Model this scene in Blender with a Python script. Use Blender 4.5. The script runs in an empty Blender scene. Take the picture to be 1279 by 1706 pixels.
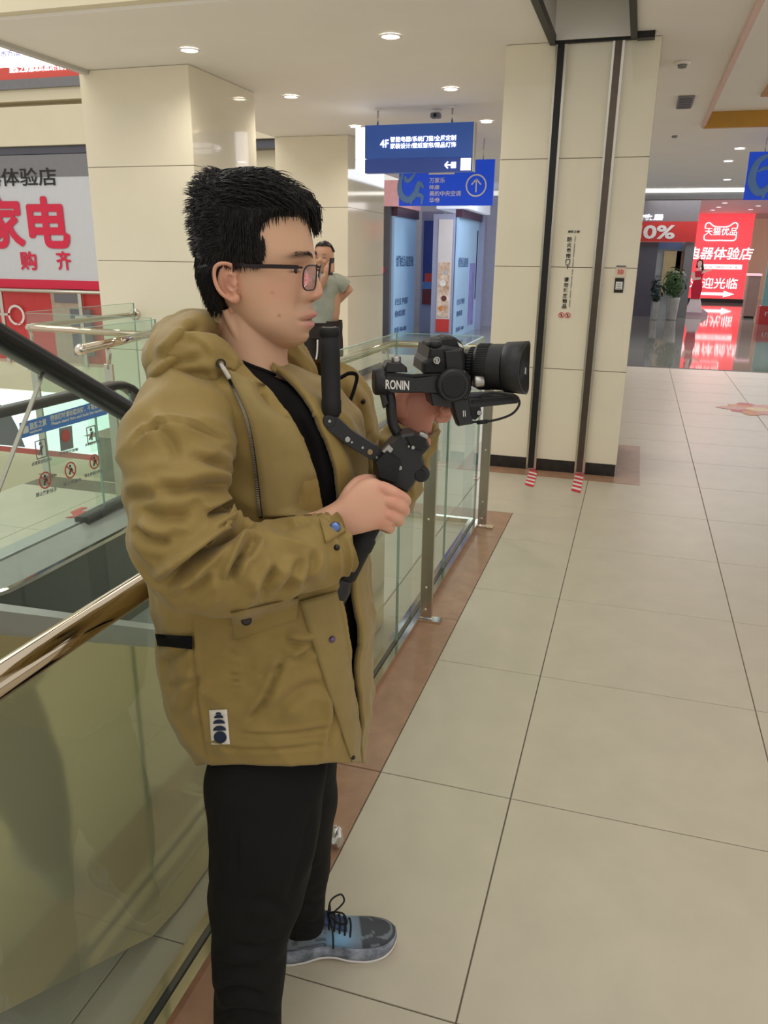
import bpy, math, random
import numpy as np
from mathutils import Vector, Matrix, noise as mnoise

random.seed(4)
S = bpy.context.scene
COL = S.collection

# ------------------------------------------------------------------ camera
FPX = 1310.0
CAM = np.array([0.0, 0.0, 1.613])
YAW, PITCH, ROLL = -0.29842, 0.31393, 0.01374
_f = np.array([math.sin(YAW)*math.cos(PITCH), math.cos(YAW)*math.cos(PITCH), -math.sin(PITCH)])
_r = np.array([math.cos(YAW), -math.sin(YAW), 0.0])
_u = np.cross(_r, _f)
CR = _r*math.cos(ROLL)+_u*math.sin(ROLL)
CU = -_r*math.sin(ROLL)+_u*math.cos(ROLL)
CF = _f
cd = bpy.data.cameras.new('camera')
cd.sensor_fit = 'AUTO'
cd.sensor_width = 36.0
cd.lens = FPX*36.0/1706.0
cd.clip_start = 0.05
cd.clip_end = 200
cam = bpy.data.objects.new('camera', cd)
COL.objects.link(cam)
cam.matrix_world = Matrix(((CR[0], CU[0], -CF[0], CAM[0]), (CR[1], CU[1], -CF[1], CAM[1]),
                           (CR[2], CU[2], -CF[2], CAM[2]), (0, 0, 0, 1)))
S.camera = cam

# ------------------------------------------------------------------ light and exposure
W = bpy.data.worlds.new('World')
S.world = W
W.use_nodes = True
bg = W.node_tree.nodes['Background']
bg.inputs[0].default_value = (1.0, 0.97, 0.91, 1)
bg.inputs[1].default_value = 0.74
S.view_settings.view_transform = 'Standard'
S.view_settings.look = 'None'
S.view_settings.gamma = 1
S.view_settings.use_curve_mapping = False
S.view_settings.exposure = 0.12
S.cycles.transparent_max_bounces = 32


def area_light(name, loc, size, power, color=(1, .95, .85), rot=(0, 0, 0), size_y=None):
    l = bpy.data.lights.new(name, 'AREA')
    l.energy = power
    l.color = color
    l.shape = 'RECTANGLE' if size_y else 'SQUARE'
    l.size = size
    if size_y:
        l.size_y = size_y
    o = bpy.data.objects.new(name, l)
    o.location = loc
    o.rotation_euler = rot
    COL.objects.link(o)
    return o


# unseen soft area lights added above the open atrium for overall brightness
area_light('atrium_fill', (1.6, -0.6, 5.2), 5.0, 75, (1, .95, .85), (0, 0, 0), 5.0)
area_light('atrium_fill', (-7.5, 4.0, 7.0), 6.0, 360, (1, .95, .86), (0, 0, 0), 8.0)

# ------------------------------------------------------------------ pixel helpers (photo frame 1279 x 1706)
BD = np.array([-0.434, 0.901])          # horizontal depth direction towards the man
AD = np.array([0.901, 0.434])           # horizontal direction to the right, square to it


def ray(x, y):
    return CR*(x-639.5)/FPX-CU*(y-853)/FPX+CF


def onZ(x, y, z=0.0):
    d = ray(x, y)
    return CAM+d*((z-CAM[2])/d[2])


def onX(x, y, X):
    d = ray(x, y)
    return CAM+d*(X/d[0])


def onY(x, y, Y):
    d = ray(x, y)
    return CAM+d*(Y/d[1])


def PX(x, y, b):
    d = ray(x, y)
    return CAM+d*(b/(d[0]*BD[0]+d[1]*BD[1]))


def project(P):
    d = np.asarray(P)-CAM
    z = d@CF
    return np.stack([639.5+FPX*(d@CR)/z, 853-FPX*(d@CU)/z], -1)


# ------------------------------------------------------------------ materials
MATS = {}


def lin(c):
    return tuple((v/12.92 if v <= .04045 else ((v+.055)/1.055)**2.4) for v in c)


def rgb(r, g, b):
    return lin((r/255., g/255., b/255.))


def mat(name, col, rough=.5, metal=0., spec=.5, var=0., vscale=8., bump=0., bscale=60., emit=None, estr=0.,
        trans=0., alpha=1., coat=0., sheen=0., ior=1.45, stretch=None, col2=None, sss=0.):
    if name in MATS:
        return MATS[name]
    m = bpy.data.materials.new(name)
    MATS[name] = m
    m.use_nodes = True
    nt = m.node_tree
    p = nt.nodes['Principled BSDF']
    p.inputs['Base Color'].default_value = (*col, 1)
    p.inputs['Roughness'].default_value = rough
    p.inputs['Metallic'].default_value = metal
    p.inputs['Specular IOR Level'].default_value = spec
    p.inputs['Transmission Weight'].default_value = trans
    p.inputs['Alpha'].default_value = alpha
    p.inputs['Coat Weight'].default_value = coat
    p.inputs['Sheen Weight'].default_value = sheen
    p.inputs['IOR'].default_value = ior
    if sss:
        p.inputs['Subsurface Weight'].default_value = sss
        p.inputs['Subsurface Radius'].default_value = (.012, .005, .003)
        p.inputs['Subsurface Scale'].default_value = 1.0
    if emit:
        p.inputs['Emission Color'].default_value = (*emit, 1)
        p.inputs['Emission Strength'].default_value = estr
    tc = nt.nodes.new('ShaderNodeTexCoord')
    mp = nt.nodes.new('ShaderNodeMapping')
    nt.links.new(tc.outputs['Object'], mp.inputs[0])
    if stretch:
        mp.inputs['Scale'].default_value = stretch
    if var or col2:
        n = nt.nodes.new('ShaderNodeTexNoise')
        n.inputs['Scale'].default_value = vscale
        n.inputs['Detail'].default_value = 5
        n.inputs['Roughness'].default_value = .6
        nt.links.new(mp.outputs[0], n.inputs['Vector'])
        r = nt.nodes.new('ShaderNodeValToRGB')
        r.color_ramp.elements[0].position = .3
        r.color_ramp.elements[1].position = .7
        c2 = col2 if col2 else col
        r.color_ramp.elements[0].color = (*[v*(1-var) for v in col], 1)
        r.color_ramp.elements[1].color = (*[min(1, v*(1+var)) for v in c2], 1)
        nt.links.new(n.outputs['Fac'], r.inputs[0])
        nt.links.new(r.outputs[0], p.inputs['Base Color'])
    if bump:
        n = nt.nodes.new('ShaderNodeTexNoise')
        n.inputs['Scale'].default_value = bscale
        n.inputs['Detail'].default_value = 3
        nt.links.new(mp.outputs[0], n.inputs['Vector'])
        b = nt.nodes.new('ShaderNodeBump')
        b.inputs['Strength'].default_value = bump
        b.inputs['Distance'].default_value = .002
        nt.links.new(n.outputs['Fac'], b.inputs['Height'])
        nt.links.new(b.outputs[0], p.inputs['Normal'])
    return m


def glass_mat(name, tint, refl=1.0, alpha=.1):
    """thin clear sheet: transparent with a tint, mirror by Fresnel"""
    if name in MATS:
        return MATS[name]
    m = bpy.data.materials.new(name)
    MATS[name] = m
    m.use_nodes = True
    nt = m.node_tree
    nt.nodes.clear()
    out = nt.nodes.new('ShaderNodeOutputMaterial')
    tr = nt.nodes.new('ShaderNodeBsdfTransparent')
    tr.inputs[0].default_value = (*tint, 1)
    gl = nt.nodes.new('ShaderNodeBsdfGlossy')
    gl.inputs['Roughness'].default_value = .01
    fr = nt.nodes.new('ShaderNodeFresnel')
    fr.inputs[0].default_value = 1.45
    ge = nt.nodes.new('ShaderNodeNewGeometry')
    iv = nt.nodes.new('ShaderNodeMath')          # mirror only on the outer skin of the sheet
    iv.operation = 'SUBTRACT'
    iv.inputs[0].default_value = refl
    nt.links.new(ge.outputs['Backfacing'], iv.inputs[1])
    mu = nt.nodes.new('ShaderNodeMath')
    mu.operation = 'MULTIPLY'
    mu.use_clamp = True
    nt.links.new(iv.outputs[0], mu.inputs[1])
    mx = nt.nodes.new('ShaderNodeMixShader')
    nt.links.new(fr.outputs[0], mu.inputs[0])
    nt.links.new(mu.outputs[0], mx.inputs[0])
    nt.links.new(tr.outputs[0], mx.inputs[1])
    nt.links.new(gl.outputs[0], mx.inputs[2])
    df = nt.nodes.new('ShaderNodeBsdfDiffuse')
    df.inputs[0].default_value = (*[min(1, t*.8) for t in tint], 1)
    mx2 = nt.nodes.new('ShaderNodeMixShader')
    mx2.inputs[0].default_value = alpha
    nt.links.new(mx.outputs[0], mx2.inputs[1])
    nt.links.new(df.outputs[0], mx2.inputs[2])
    nt.links.new(mx2.outputs[0], out.inputs[0])
    return m


def attr_mat(name, rough=.5, sss=0., bump=0., bscale=300., spec=.4, sheen=0.):
    m = mat(name, (.5, .5, .5), rough=rough, sss=sss, bump=bump, bscale=bscale, spec=spec, sheen=sheen)
    nt = m.node_tree
    a = nt.nodes.new('ShaderNodeAttribute')
    a.attribute_name = 'Col'
    nt.links.new(a.outputs['Color'], nt.nodes['Principled BSDF'].inputs['Base Color'])
    return m


# ------------------------------------------------------------------ objects
WL = {}


def tag(o, label=None, cat=None, group=None, kind=None):
    if label:
        o['label'] = label
    if cat:
        o['category'] = cat
    if group:
        o['group'] = group
    if kind:
        o['kind'] = kind
    return o


def thing(name, label, cat, loc, group=None):
    o = bpy.data.objects.new(name, None)
    o.empty_display_size = .1
    o.location = loc
    COL.objects.link(o)
    WL[o.name] = Vector(loc)
    return tag(o, label, cat, group)


def link_mesh(name, me, m, parent=None, loc=(0, 0, 0)):
    o = bpy.data.objects.new(name, me)
    COL.objects.link(o)
    if m and not me.materials:
        me.materials.append(m)
    o.location = loc
    if parent:
        o.parent = parent
        WL[o.name] = WL[parent.name]+Vector(loc)
    else:
        WL[o.name] = Vector(loc)
    return o


class MB:
    def __init__(self):
        self.v = []
        self.f = []
        self.s = []

    def add(self, vs, fs, smooth=False):
        b = len(self.v)
        self.v += [tuple(map(float, p)) for p in vs]
        self.f += [tuple(b+i for i in f) for f in fs]
        self.s += [smooth]*len(fs)
        return self

    def box(self, lo, hi, M=None, ch=0.0):
        x0, y0, z0 = lo
        x1, y1, z1 = hi
        if ch <= 0:
            vs = [(x0, y0, z0), (x1, y0, z0), (x1, y1, z0), (x0, y1, z0), (x0, y0, z1), (x1, y0, z1), (x1, y1, z1), (x0, y1, z1)]
            fs = [(3, 2, 1, 0), (4, 5, 6, 7), (0, 1, 5, 4), (1, 2, 6, 5), (2, 3, 7, 6), (3, 0, 4, 7)]
        else:
            c = ch
            vs = []
            for z, k in ((z0, c), (z0+c, 0), (z1-c, 0), (z1, c)):
                a, b_, d, e = x0+k, x1-k, y0+k, y1-k
                q = c if k == 0 else c*.0
                vs += [(a+q, d, z), (b_-q, d, z), (b_, d+q, z), (b_, e-q, z), (b_-q, e, z), (a+q, e, z), (a, e-q, z), (a, d+q, z)]
            fs = [tuple(range(7, -1, -1)), tuple(range(24, 32))]
            for k in range(3):
                for i in range(8):
                    j = (i+1) % 8
                    fs.append((k*8+i, k*8+j, k*8+8+j, k*8+8+i))
        if M is not None:
            vs = [tuple(M @ Vector(p)) for p in vs]
        return self.add(vs, fs)

    def obox(self, c, ax, ay, az, hx, hy, hz, ch=0.0):
        """box with centre c, unit axes and half sizes"""
        M = Matrix(((ax[0], ay[0], az[0], c[0]), (ax[1], ay[1], az[1], c[1]), (ax[2], ay[2], az[2], c[2]), (0, 0, 0, 1)))
        return self.box((-hx, -hy, -hz), (hx, hy, hz), M, ch)

    def rings(self, R, closed=True, caps=True, smooth=True):
        """R: list of rings (lists of points, same length)"""
        n = len(R[0])
        vs = [p for r in R for p in r]
        fs = []
        for k in range(len(R)-1):
            for i in range(n if closed else n-1):
                j = (i+1) % n
                fs.append((k*n+i, k*n+j, k*n+n+j, k*n+n+i))
        self.add(vs, fs, smooth)
        if caps and closed:
            b = len(self.v)-len(vs)
            self.f.append(tuple(b+i for i in range(n-1, -1, -1)))
            self.f.append(tuple(b+(len(R)-1)*n+i for i in range(n)))
            self.s += [False, False]
        return self

    def tube(self, pts, rad, n=10, caps=True, up=None):
        """round tube; rad is a number or a list; each entry may be (r1, r2)"""
        P = [np.array(p, float) for p in pts]
        m = len(P)
        T = []
        for i in range(m):
            t = P[min(i+1, m-1)]-P[max(i-1, 0)]
            T.append(t/(np.linalg.norm(t)+1e-12))
        ref = np.array(up if up is not None else ((0, 0, 1) if abs(T[0][2]) < .9 else (1, 0, 0)), float)
        R = []
        nrm = ref-T[0]*(ref@T[0])
        nrm /= np.linalg.norm(nrm)
        for i in range(m):
            nrm = nrm-T[i]*(nrm@T[i])
            nrm /= np.linalg.norm(nrm)
            bi = np.cross(T[i], nrm)
            r = rad[i] if isinstance(rad, list) else rad
            r1, r2 = r if isinstance(r, (list, tuple)) else (r, r)
            R.append([P[i]+nrm*r1*math.cos(2*math.pi*k/n)+bi*r2*math.sin(2*math.pi*k/n) for k in range(n)])
        return self.rings(R, True, caps)

    def cyl(self, p0, p1, r0, r1=None, n=20):
        return self.tube([p0, p1], [r0, r0 if r1 is None else r1], n)

    def lathe(self, c, d, prof, n=28, caps=True):
        """profile [(t, r)] turned about the axis c + t*d"""
        d = np.array(d, float)
        d /= np.linalg.norm(d)
        ref = np.array((0, 0, 1.)) if abs(d[2]) < .9 else np.array((1., 0, 0))
        a = np.cross(d, ref)
        a /= np.linalg.norm(a)
        b = np.cross(d, a)
        c = np.array(c, float)
        R = [[c+d*t+(a*math.cos(2*math.pi*k/n)+b*math.sin(2*math.pi*k/n))*max(r, 1e-5) for k in range(n)] for t, r in prof]
        return self.rings(R, True, caps)

    def ell(self, c, r, nu=20, nv=12, axes=None):
        c = np.array(c, float)
        A = axes if axes is not None else (np.array((1., 0, 0)), np.array((0, 1., 0)), np.array((0, 0, 1.)))
        R = []
        for j in range(nv+1):
            t = math.pi*j/nv
            s_, c_ = max(math.sin(t), 1e-4), math.cos(t)
            R.append([c+A[0]*r[0]*s_*math.cos(2*math.pi*k/nu)+A[1]*r[1]*s_*math.sin(2*math.pi*k/nu)-A[2]*r[2]*c_ for k in range(nu)])
        return self.rings(R)

    def prism(self, poly, o, ax, ay, az, d0, d1):
        """extruded outline: poly in (ax, ay) coordinates from d0 to d1 along az"""
        o, ax, ay, az = (np.array(q, float) for q in (o, ax, ay, az))
        n = len(poly)
        vs = [o+ax*x+ay*y+az*d0 for x, y in poly]+[o+ax*x+ay*y+az*d1 for x, y in poly]
        fs = [tuple(range(n-1, -1, -1)), tuple(range(n, 2*n))]+[(i, (i+1) % n, n+(i+1) % n, n+i) for i in range(n)]
        return self.add(vs, fs)

    def mesh(self, name, off=(0, 0, 0)):
        me = bpy.data.meshes.new(name)
        me.from_pydata([(p[0]-off[0], p[1]-off[1], p[2]-off[2]) for p in self.v], [], self.f)
        me.polygons.foreach_set('use_smooth', self.s)
        me.update()
        return me

    def build(self, name, m, parent=None, fixn=True):
        off = WL[parent.name] if parent else self.base()
        me = self.mesh(name, off)
        if fixn:
            import bmesh
            bm = bmesh.new()
            bm.from_mesh(me)
            bmesh.ops.recalc_face_normals(bm, faces=bm.faces)
            bm.to_mesh(me)
            bm.free()
        return link_mesh(name, me, m, parent, (0, 0, 0) if parent else off)

    def base(self):
        a = np.array(self.v)
        return Vector(((a[:, 0].min()+a[:, 0].max())/2, (a[:, 1].min()+a[:, 1].max())/2, a[:, 2].min()))


def struct(name, mb, m):
    o = mb.build(name, m)
    o['kind'] = 'structure'
    return o


def boxobj(name, lo, hi, m, parent=None, ch=0.0):
    return MB().box(lo, hi, None, ch).build(name, m, parent)


def text_mesh(body, offset=0.0, extrude=0.0, line=1.0):
    c = bpy.data.curves.new('lettering', 'FONT')
    c.body = body
    c.align_x = 'LEFT'
    c.offset = offset
    c.extrude = extrude
    c.space_line = line
    c.resolution_u = 3
    o = bpy.data.objects.new('lettering', c)
    COL.objects.link(o)
    dg = bpy.context.evaluated_depsgraph_get()
    e = o.evaluated_get(dg)
    m = e.to_mesh()
    vs = np.array([v.co[:] for v in m.vertices]) if len(m.vertices) else np.zeros((1, 3))
    fs = [tuple(p.vertices) for p in m.polygons]
    e.to_mesh_clear()
    bpy.data.objects.remove(o)
    bpy.data.curves.remove(c)
    return vs, fs


def text(body, o, ax, ay, w, h, m, parent, name='lettering', offset=.02, keep=False, thick=.002, line=1.0, slant=0.0, bold=0.0):
    """lettering fitted into a w x h box whose lower left corner is o"""
    vs, fs = text_mesh(body, offset, .01, line)
    lo, hi = vs.min(0), vs.max(0)
    sx, sy = w/max(hi[0]-lo[0], 1e-6), h/max(hi[1]-lo[1], 1e-6)
    if keep:
        sx = sy = min(sx, sy)
    o, ax, ay = (np.array(q, float) for q in (o, ax, ay))
    az = np.cross(ax, ay)
    mb = MB()
    for i, (dx, dy) in enumerate(((0, 0), (-1, 0), (1, 0), (0, -1), (0, 1), (-.7, -.7), (.7, .7), (.7, -.7), (-.7, .7)) if bold else ((0, 0),)):
        q = []
        for v in vs:
            x, y, z = (v[0]-lo[0])*sx+dx*bold, (v[1]-lo[1])*sy+dy*bold, (v[2]-lo[2])/.02*thick+i*thick*.08
            q.append(o+ax*(x+slant*y)+ay*y+az*z)
        mb.add(q, fs)
    return mb.build(name, m, parent, fixn=False)


def catmull(P, n):
    """resample a polyline of rows smoothly to n rows"""
    P = np.array(P, float)
    m = len(P)
    t = np.linspace(0, m-1, n)
    out = []
    for u in t:
        i = min(int(u), m-2)
        f = u-i
        p1, p2 = P[i], P[i+1]
        p0 = P[i-1] if i > 0 else 2*p1-p2
        p3 = P[i+2] if i+2 < m else 2*p2-p1
        out.append(.5*((2*p1)+(-p0+p2)*f+(2*p0-5*p1+4*p2-p3)*f*f+(-p0+3*p1-3*p2+p3)*f**3))
    return np.array(out)


X3 = np.array((1., 0, 0))
Y3 = np.array((0, 1., 0))
Z3 = np.array((0, 0, 1.))
# ================================================================== the building
M_TILE = mat('floor_tile', rgb(198, 189, 171), rough=.32, var=.05, vscale=5., bump=.05, bscale=40)
M_TILE2 = mat('floor_tile_far', rgb(196, 190, 186), rough=.16, var=.05, vscale=5.)
M_GROUT = mat('grout', rgb(112, 102, 88), rough=.8, var=.1, vscale=30)
M_STONE = mat('brown_stone', rgb(168, 131, 106), rough=.3, var=.16, vscale=9.)
M_PILLAR = mat('pillar_tile', rgb(234, 226, 204), rough=.06, var=.02, vscale=3., spec=.5)
M_GAP = mat('joint', rgb(140, 124, 96), rough=.8, var=.05)
M_CEIL = mat('ceiling_paint', rgb(242, 238, 232), rough=.7, var=.015, vscale=2.)
M_CREAM = mat('cream_wall', rgb(228, 218, 190), rough=.5, var=.02, vscale=2.)
M_DARK = mat('dark_plinth', rgb(42, 38, 36), rough=.25, var=.35, vscale=14.)
M_BLACK = mat('black_paint', rgb(22, 21, 20), rough=.45, var=.1)
M_STEEL = mat('brushed_steel', rgb(196, 190, 178), rough=.24, metal=1., var=.05, vscale=40., stretch=(1, 1, .05))
M_DSTEEL = mat('dark_steel', rgb(96, 86, 78), rough=.35, metal=1., var=.06, vscale=30.)
M_CHROME = mat('chrome', rgb(222, 212, 198), rough=.07, metal=1., var=.02)
M_RAIL = mat('polished_rail', rgb(206, 190, 168), rough=.09, metal=1., var=.02)
M_WHITE = mat('white_plastic', rgb(236, 234, 230), rough=.45, var=.02)
M_GREY = mat('grey_panel', rgb(128, 128, 132), rough=.45, var=.04)
M_DGREY = mat('dark_grey_panel', rgb(92, 92, 104), rough=.4, var=.04)
M_RED = mat('red_print', rgb(214, 36, 70), rough=.5, var=.03)
M_REDP = mat('red_panel', rgb(205, 62, 60), rough=.45, var=.05)
M_INK = mat('black_ink', rgb(38, 34, 32), rough=.6, var=.05)
M_GREYINK = mat('grey_ink', rgb(120, 118, 122), rough=.6, var=.05)
M_LED = mat('white_led', (1, 1, 1), emit=(.93, .93, 1), estr=2.2, var=.01)
M_LAMP = mat('lamp_glow', (1, 1, 1), emit=(1, .9, .72), estr=9., var=.01)
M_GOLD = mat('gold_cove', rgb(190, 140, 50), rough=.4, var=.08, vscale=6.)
M_PINKTRIM = mat('pink_trim', rgb(214, 186, 170), rough=.4, var=.05)

floor = struct('floor', MB().box((-3.05, -2.4, -.42), (6.0, 13.3, -.004)).box((-4.15, -2.4, -.42), (-3.05, 4.75, -.004)).box((-4.62, 6.0, -.42), (-3.05, 13.3, -.004)), M_GROUT)
tag(floor, 'beige square floor tiles with thin dark joints along the walkway')

XA, Y0, TW, TD = -0.218, 1.302, 0.805, 0.80
g = .002
tile_cache = {}


def lay_tile(x0, x1, y0, y1, m=M_TILE, name='tile', z=0.0, par=floor):
    if par is floor:                              # the atrium opening has no floor
        if y1 <= 4.76:
            x0 = max(x0, -4.15)
        elif y0 < 6.0:
            if y1 <= 6.01 or x1 > -3.0 and x0 > -3.06:
                x0 = max(x0, -3.05)
            elif x0 < -3.05:
                lay_tile(max(x0, -3.05), x1, y0, 6.0, m, name, z, par)
                y0 = 6.0
        x0 = max(x0, -4.62)
    if x1-x0 < .02 or y1-y0 < .02:
        return
    k = (round(x1-x0, 3), round(y1-y0, 3), m.name)
    if k not in tile_cache:
        w, d = (x1-x0)/2-g, (y1-y0)/2-g
        mb = MB()
        c = .0015
        mb.add([(-w, -d, -.012), (w, -d, -.012), (w, d, -.012), (-w, d, -.012), (-w, -d, -c), (w, -d, -c), (w, d, -c), (-w, d, -c),
                (-w+c, -d+c, 0), (w-c, -d+c, 0), (w-c, d-c, 0), (-w+c, d-c, 0)],
               [(0, 1, 5, 4), (1, 2, 6, 5), (2, 3, 7, 6), (3, 0, 4, 7), (4, 5, 9, 8), (5, 6, 10, 9), (6, 7, 11, 10), (7, 4, 8, 11), (8, 9, 10, 11)])
        tile_cache[k] = mb.mesh(name)
    o = link_mesh(name, tile_cache[k], m, None)
    o.parent = par
    pl = WL[par.name]
    o.location = ((x0+x1)/2-pl[0], (y0+y1)/2-pl[1], z-pl[2])
    return o


STR0, STR1 = -.815, -.646       # brown strip beside the glass
YC0, YC1 = 4.80, 5.017         # brown strip across behind the glass
rows = [Y0+TD*k for k in range(-4, 16)]
colsR = [-.646, XA]+[XA+TW*k for k in range(1, 6)]
colsL = [XA-TW*k for k in range(6, 0, -1)]
for a, b in zip(rows[:-1], rows[1:]):
    b = min(b, 13.3)
    if b <= YC1+.01:
        for c, d in zip(colsR[:-1], colsR[1:]):
            lay_tile(c, d, a, b)
    elif a < YC1:
        lay_tile(colsR[0], colsR[1], a, YC1)
        for c, d in zip(colsR[1:-1], colsR[2:]):
            lay_tile(c, d, a, b)
    else:
        for c, d in zip(colsR[1:-1], colsR[2:]):
            lay_tile(c, d, a, b)
    cl = colsL+[XA]
    for c, d in zip(cl[:-1], cl[1:]):
        if b <= YC0+.01:                          # inside the escalator enclosure
            lay_tile(c, min(d, STR0-.01), a, b)
        elif a < YC0:
            lay_tile(c, min(d, STR0-.01), a, YC0)
            lay_tile(c, d, YC1, b)
        else:
            lay_tile(c, d, a, b)
for k in range(-2, 6):
    lay_tile(STR0, STR1, Y0+1.2*k-.4, min(Y0+1.2*k+.8, YC1), M_STONE, 'stone_strip')
for k in range(3):
    lay_tile(STR0-1.2*(k+1), STR0-1.2*k, YC0, YC1, M_STONE, 'stone_strip')


def pillar(x0, x1, y0, y1, top, joints, splits, label, baseboard=True):
    core = struct('pillar', MB().box((x0+.012, y0+.012, 0), (x1-.012, y1-.012, top)), M_GAP)
    tag(core, label)
    zs = [0.0 if not baseboard else .095]+list(joints)+[top]
    xs = [x0]+list(splits)+[x1]
    gp = .0025
    for z0, z1 in zip(zs[:-1], zs[1:]):
        for a, b in zip(xs[:-1], xs[1:]):
            boxobj('panel', (a+gp, y0, z0+gp), (b-gp, y0+.02, z1-gp), M_PILLAR, core)
        boxobj('panel', (x1-.02, y0+gp, z0+gp), (x1, y1-gp, z1-gp), M_PILLAR, core)
        boxobj('panel', (x0, y0+gp, z0+gp), (x0+.02, y1-gp, z1-gp), M_PILLAR, core)
        boxobj('panel', (x0+gp, y1-.02, z0+gp), (x1-gp, y1, z1-gp), M_PILLAR, core)
    if baseboard:
        boxobj('plinth', (x0+.006, y0+.006, 0), (x1-.006, y1-.006, .094), M_DARK, core)
        # brown stone frame on the floor
        q = .185
        for lo, hi in (((x0-q, y0-q, 0), (x1+q, y0, .002)), ((x0-q, y1, 0), (x1+q, y1+q, .002)),
                       ((x0-q, y0, 0), (x0, y1, .002)), ((x1, y0, 0), (x1+q, y1, .002))):
            boxobj('stone_border', lo, hi, M_STONE, core)
    return core


GX1, GX2 = -.676, -.297
pil = pillar(-1.06, -.025, 6.2, 7.19, 3.03, (.812, 1.557, 2.295), (GX1, GX2),
             'cream tiled pillar with two dark fire shutter tracks down its front')
pil_l = pillar(-4.57, -3.555, 6.17, 7.33, 3.03, (.79, 1.55, 2.30), (),
               'cream polished pillar behind the man with no tracks on it')
pil_b = pillar(-4.58, -3.60, 9.98, 11.5, 3.03, (1.36, 2.2), (),
               'farther cream pillar behind the man in the grey shirt')
for gx in (GX1, GX2):
    tr = boxobj('shutter_track', (gx-.04, 6.175, 0), (gx+.04, 6.22, 3.5), M_STEEL, pil)
    boxobj('track_groove', (gx-.025, 6.171, .02), (gx+.022, 6.176, 3.5), M_DSTEEL if gx > -.5 else M_BLACK, tr)
tag(pil.children[0], 'cream tile panel')

# ---- ceiling slab with the shutter slot in it
SL0, SL1 = -.725, -.21
ceil = struct('ceiling', MB().box((-4.47, 4.80, 3.03), (SL0, 6.15, 3.55)).box((SL1, 4.80, 3.03), (.49, 6.15, 3.55))
              .box((-4.47, 6.15, 3.031), (.49, 10.1, 3.55)).box((-4.60, 6.15, 3.032), (-4.47, 19.0, 3.55))
              .box((-4.47, 10.1, 3.03), (6.0, 18.6, 3.55)), M_CEIL)
tag(ceil, 'off-white ceiling with recessed round downlights over the walkway')
fas = struct('trim_1', MB().box((-9.0, 4.72, 3.05), (SL0-.02, 4.80, 4.1)), M_CREAM)
tag(fas, 'cream fascia edge of the ceiling in the top left corner')
trl = struct('trim_2', MB().box((-4.53, 4.8, 3.0), (-4.47, 6.16, 3.25)), mat('silver_edge', rgb(196, 194, 186), rough=.5, var=.04))
tag(trl, 'grey metal edge of the ceiling beside the left pillar')
slot = struct('trim_3', MB().box((SL0, 4.8, 3.38), (SL1, 6.15, 3.42)).box((SL0-.012, 4.8, 3.06), (SL0, 6.15, 3.42))
              .box((SL1, 4.8, 3.06), (SL1+.012, 6.15, 3.42)).box((SL0, 6.16, 3.03), (SL1, 6.2, 3.42)), mat('slot_paint', rgb(150, 148, 128), rough=.4, var=.04))
tag(slot, 'open ceiling slot above the fire shutter tracks')
boxobj('slot_edge', (SL0-.03, 4.8, 3.005), (SL0+.012, 6.18, 3.06), M_BLACK, slot)
boxobj('slot_edge', (SL1-.012, 4.8, 3.005), (SL1+.03, 6.13, 3.06), M_BLACK, slot)
boxobj('slot_edge', (SL0-.03, 6.165, 3.012), (SL1+.12, 6.195, 3.04), M_BLACK, slot)
boxobj('slot_bracket', (SL1+.03, 6.05, 2.99), (SL1+.14, 6.13, 3.03), M_BLACK, slot)

# ---- stepped coffer over the right of the walkway
cof = struct('ceiling', MB().box((.49, 0.6, 3.15), (.96, 10.1, 3.5)).box((.96, 9.15, 3.15), (6.0, 10.1, 3.5)).box((.96, .6, 3.34), (6.0, 9.15, 3.5)), M_CEIL)
tag(cof, 'raised coffer of the ceiling in the top right corner')
boxobj('cove_face', (.49, 10.04, 2.99), (6.0, 10.1, 3.15), M_GOLD, cof)
boxobj('cove_face', (.49, 0.6, 3.03), (.51, 10.1, 3.15), M_CEIL, cof)
boxobj('cove_moulding', (.465, 0.6, 3.0), (.505, 10.1, 3.03), M_PINKTRIM, cof)
boxobj('inner_step', (.93, 9.12, 3.13), (6.0, 9.17, 3.34), M_GOLD, cof)
boxobj('inner_step', (.93, .6, 3.13), (.98, 9.12, 3.34), M_GOLD, cof)
boxobj('cove_light', (1.12, 8.7, 3.325), (5.0, 8.95, 3.345), M_LED, cof)


def downlight(x, y, z, label, r=.062, power=5., m=None):
    t = thing('downlight', label, 'downlight', (x, y, z-.012), 'recessed downlights')
    MB().lathe((x, y, z-.004), (0, 0, -1), [(0, r), (.002, r*1.28), (.006, r*1.25), (.008, r), (.002, r*.98)], 24, False).build('trim_ring', M_WHITE, t)
    MB().lathe((x, y, z-.003), (0, 0, -1), [(0, r*.95), (.004, r*.95)], 20).build('bulb', m or M_LAMP, t)
    l = bpy.data.lights.new('downlight_beam', 'SPOT')
    l.energy = power*4.8
    l.color = (1, .93, .82)
    l.spot_size = 2.7
    l.spot_blend = .95
    l.shadow_soft_size = .06
    o = bpy.data.objects.new('downlight_beam', l)
    COL.objects.link(o)
    o.parent = t
    o.location = (0, 0, -.03)
    return t


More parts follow.
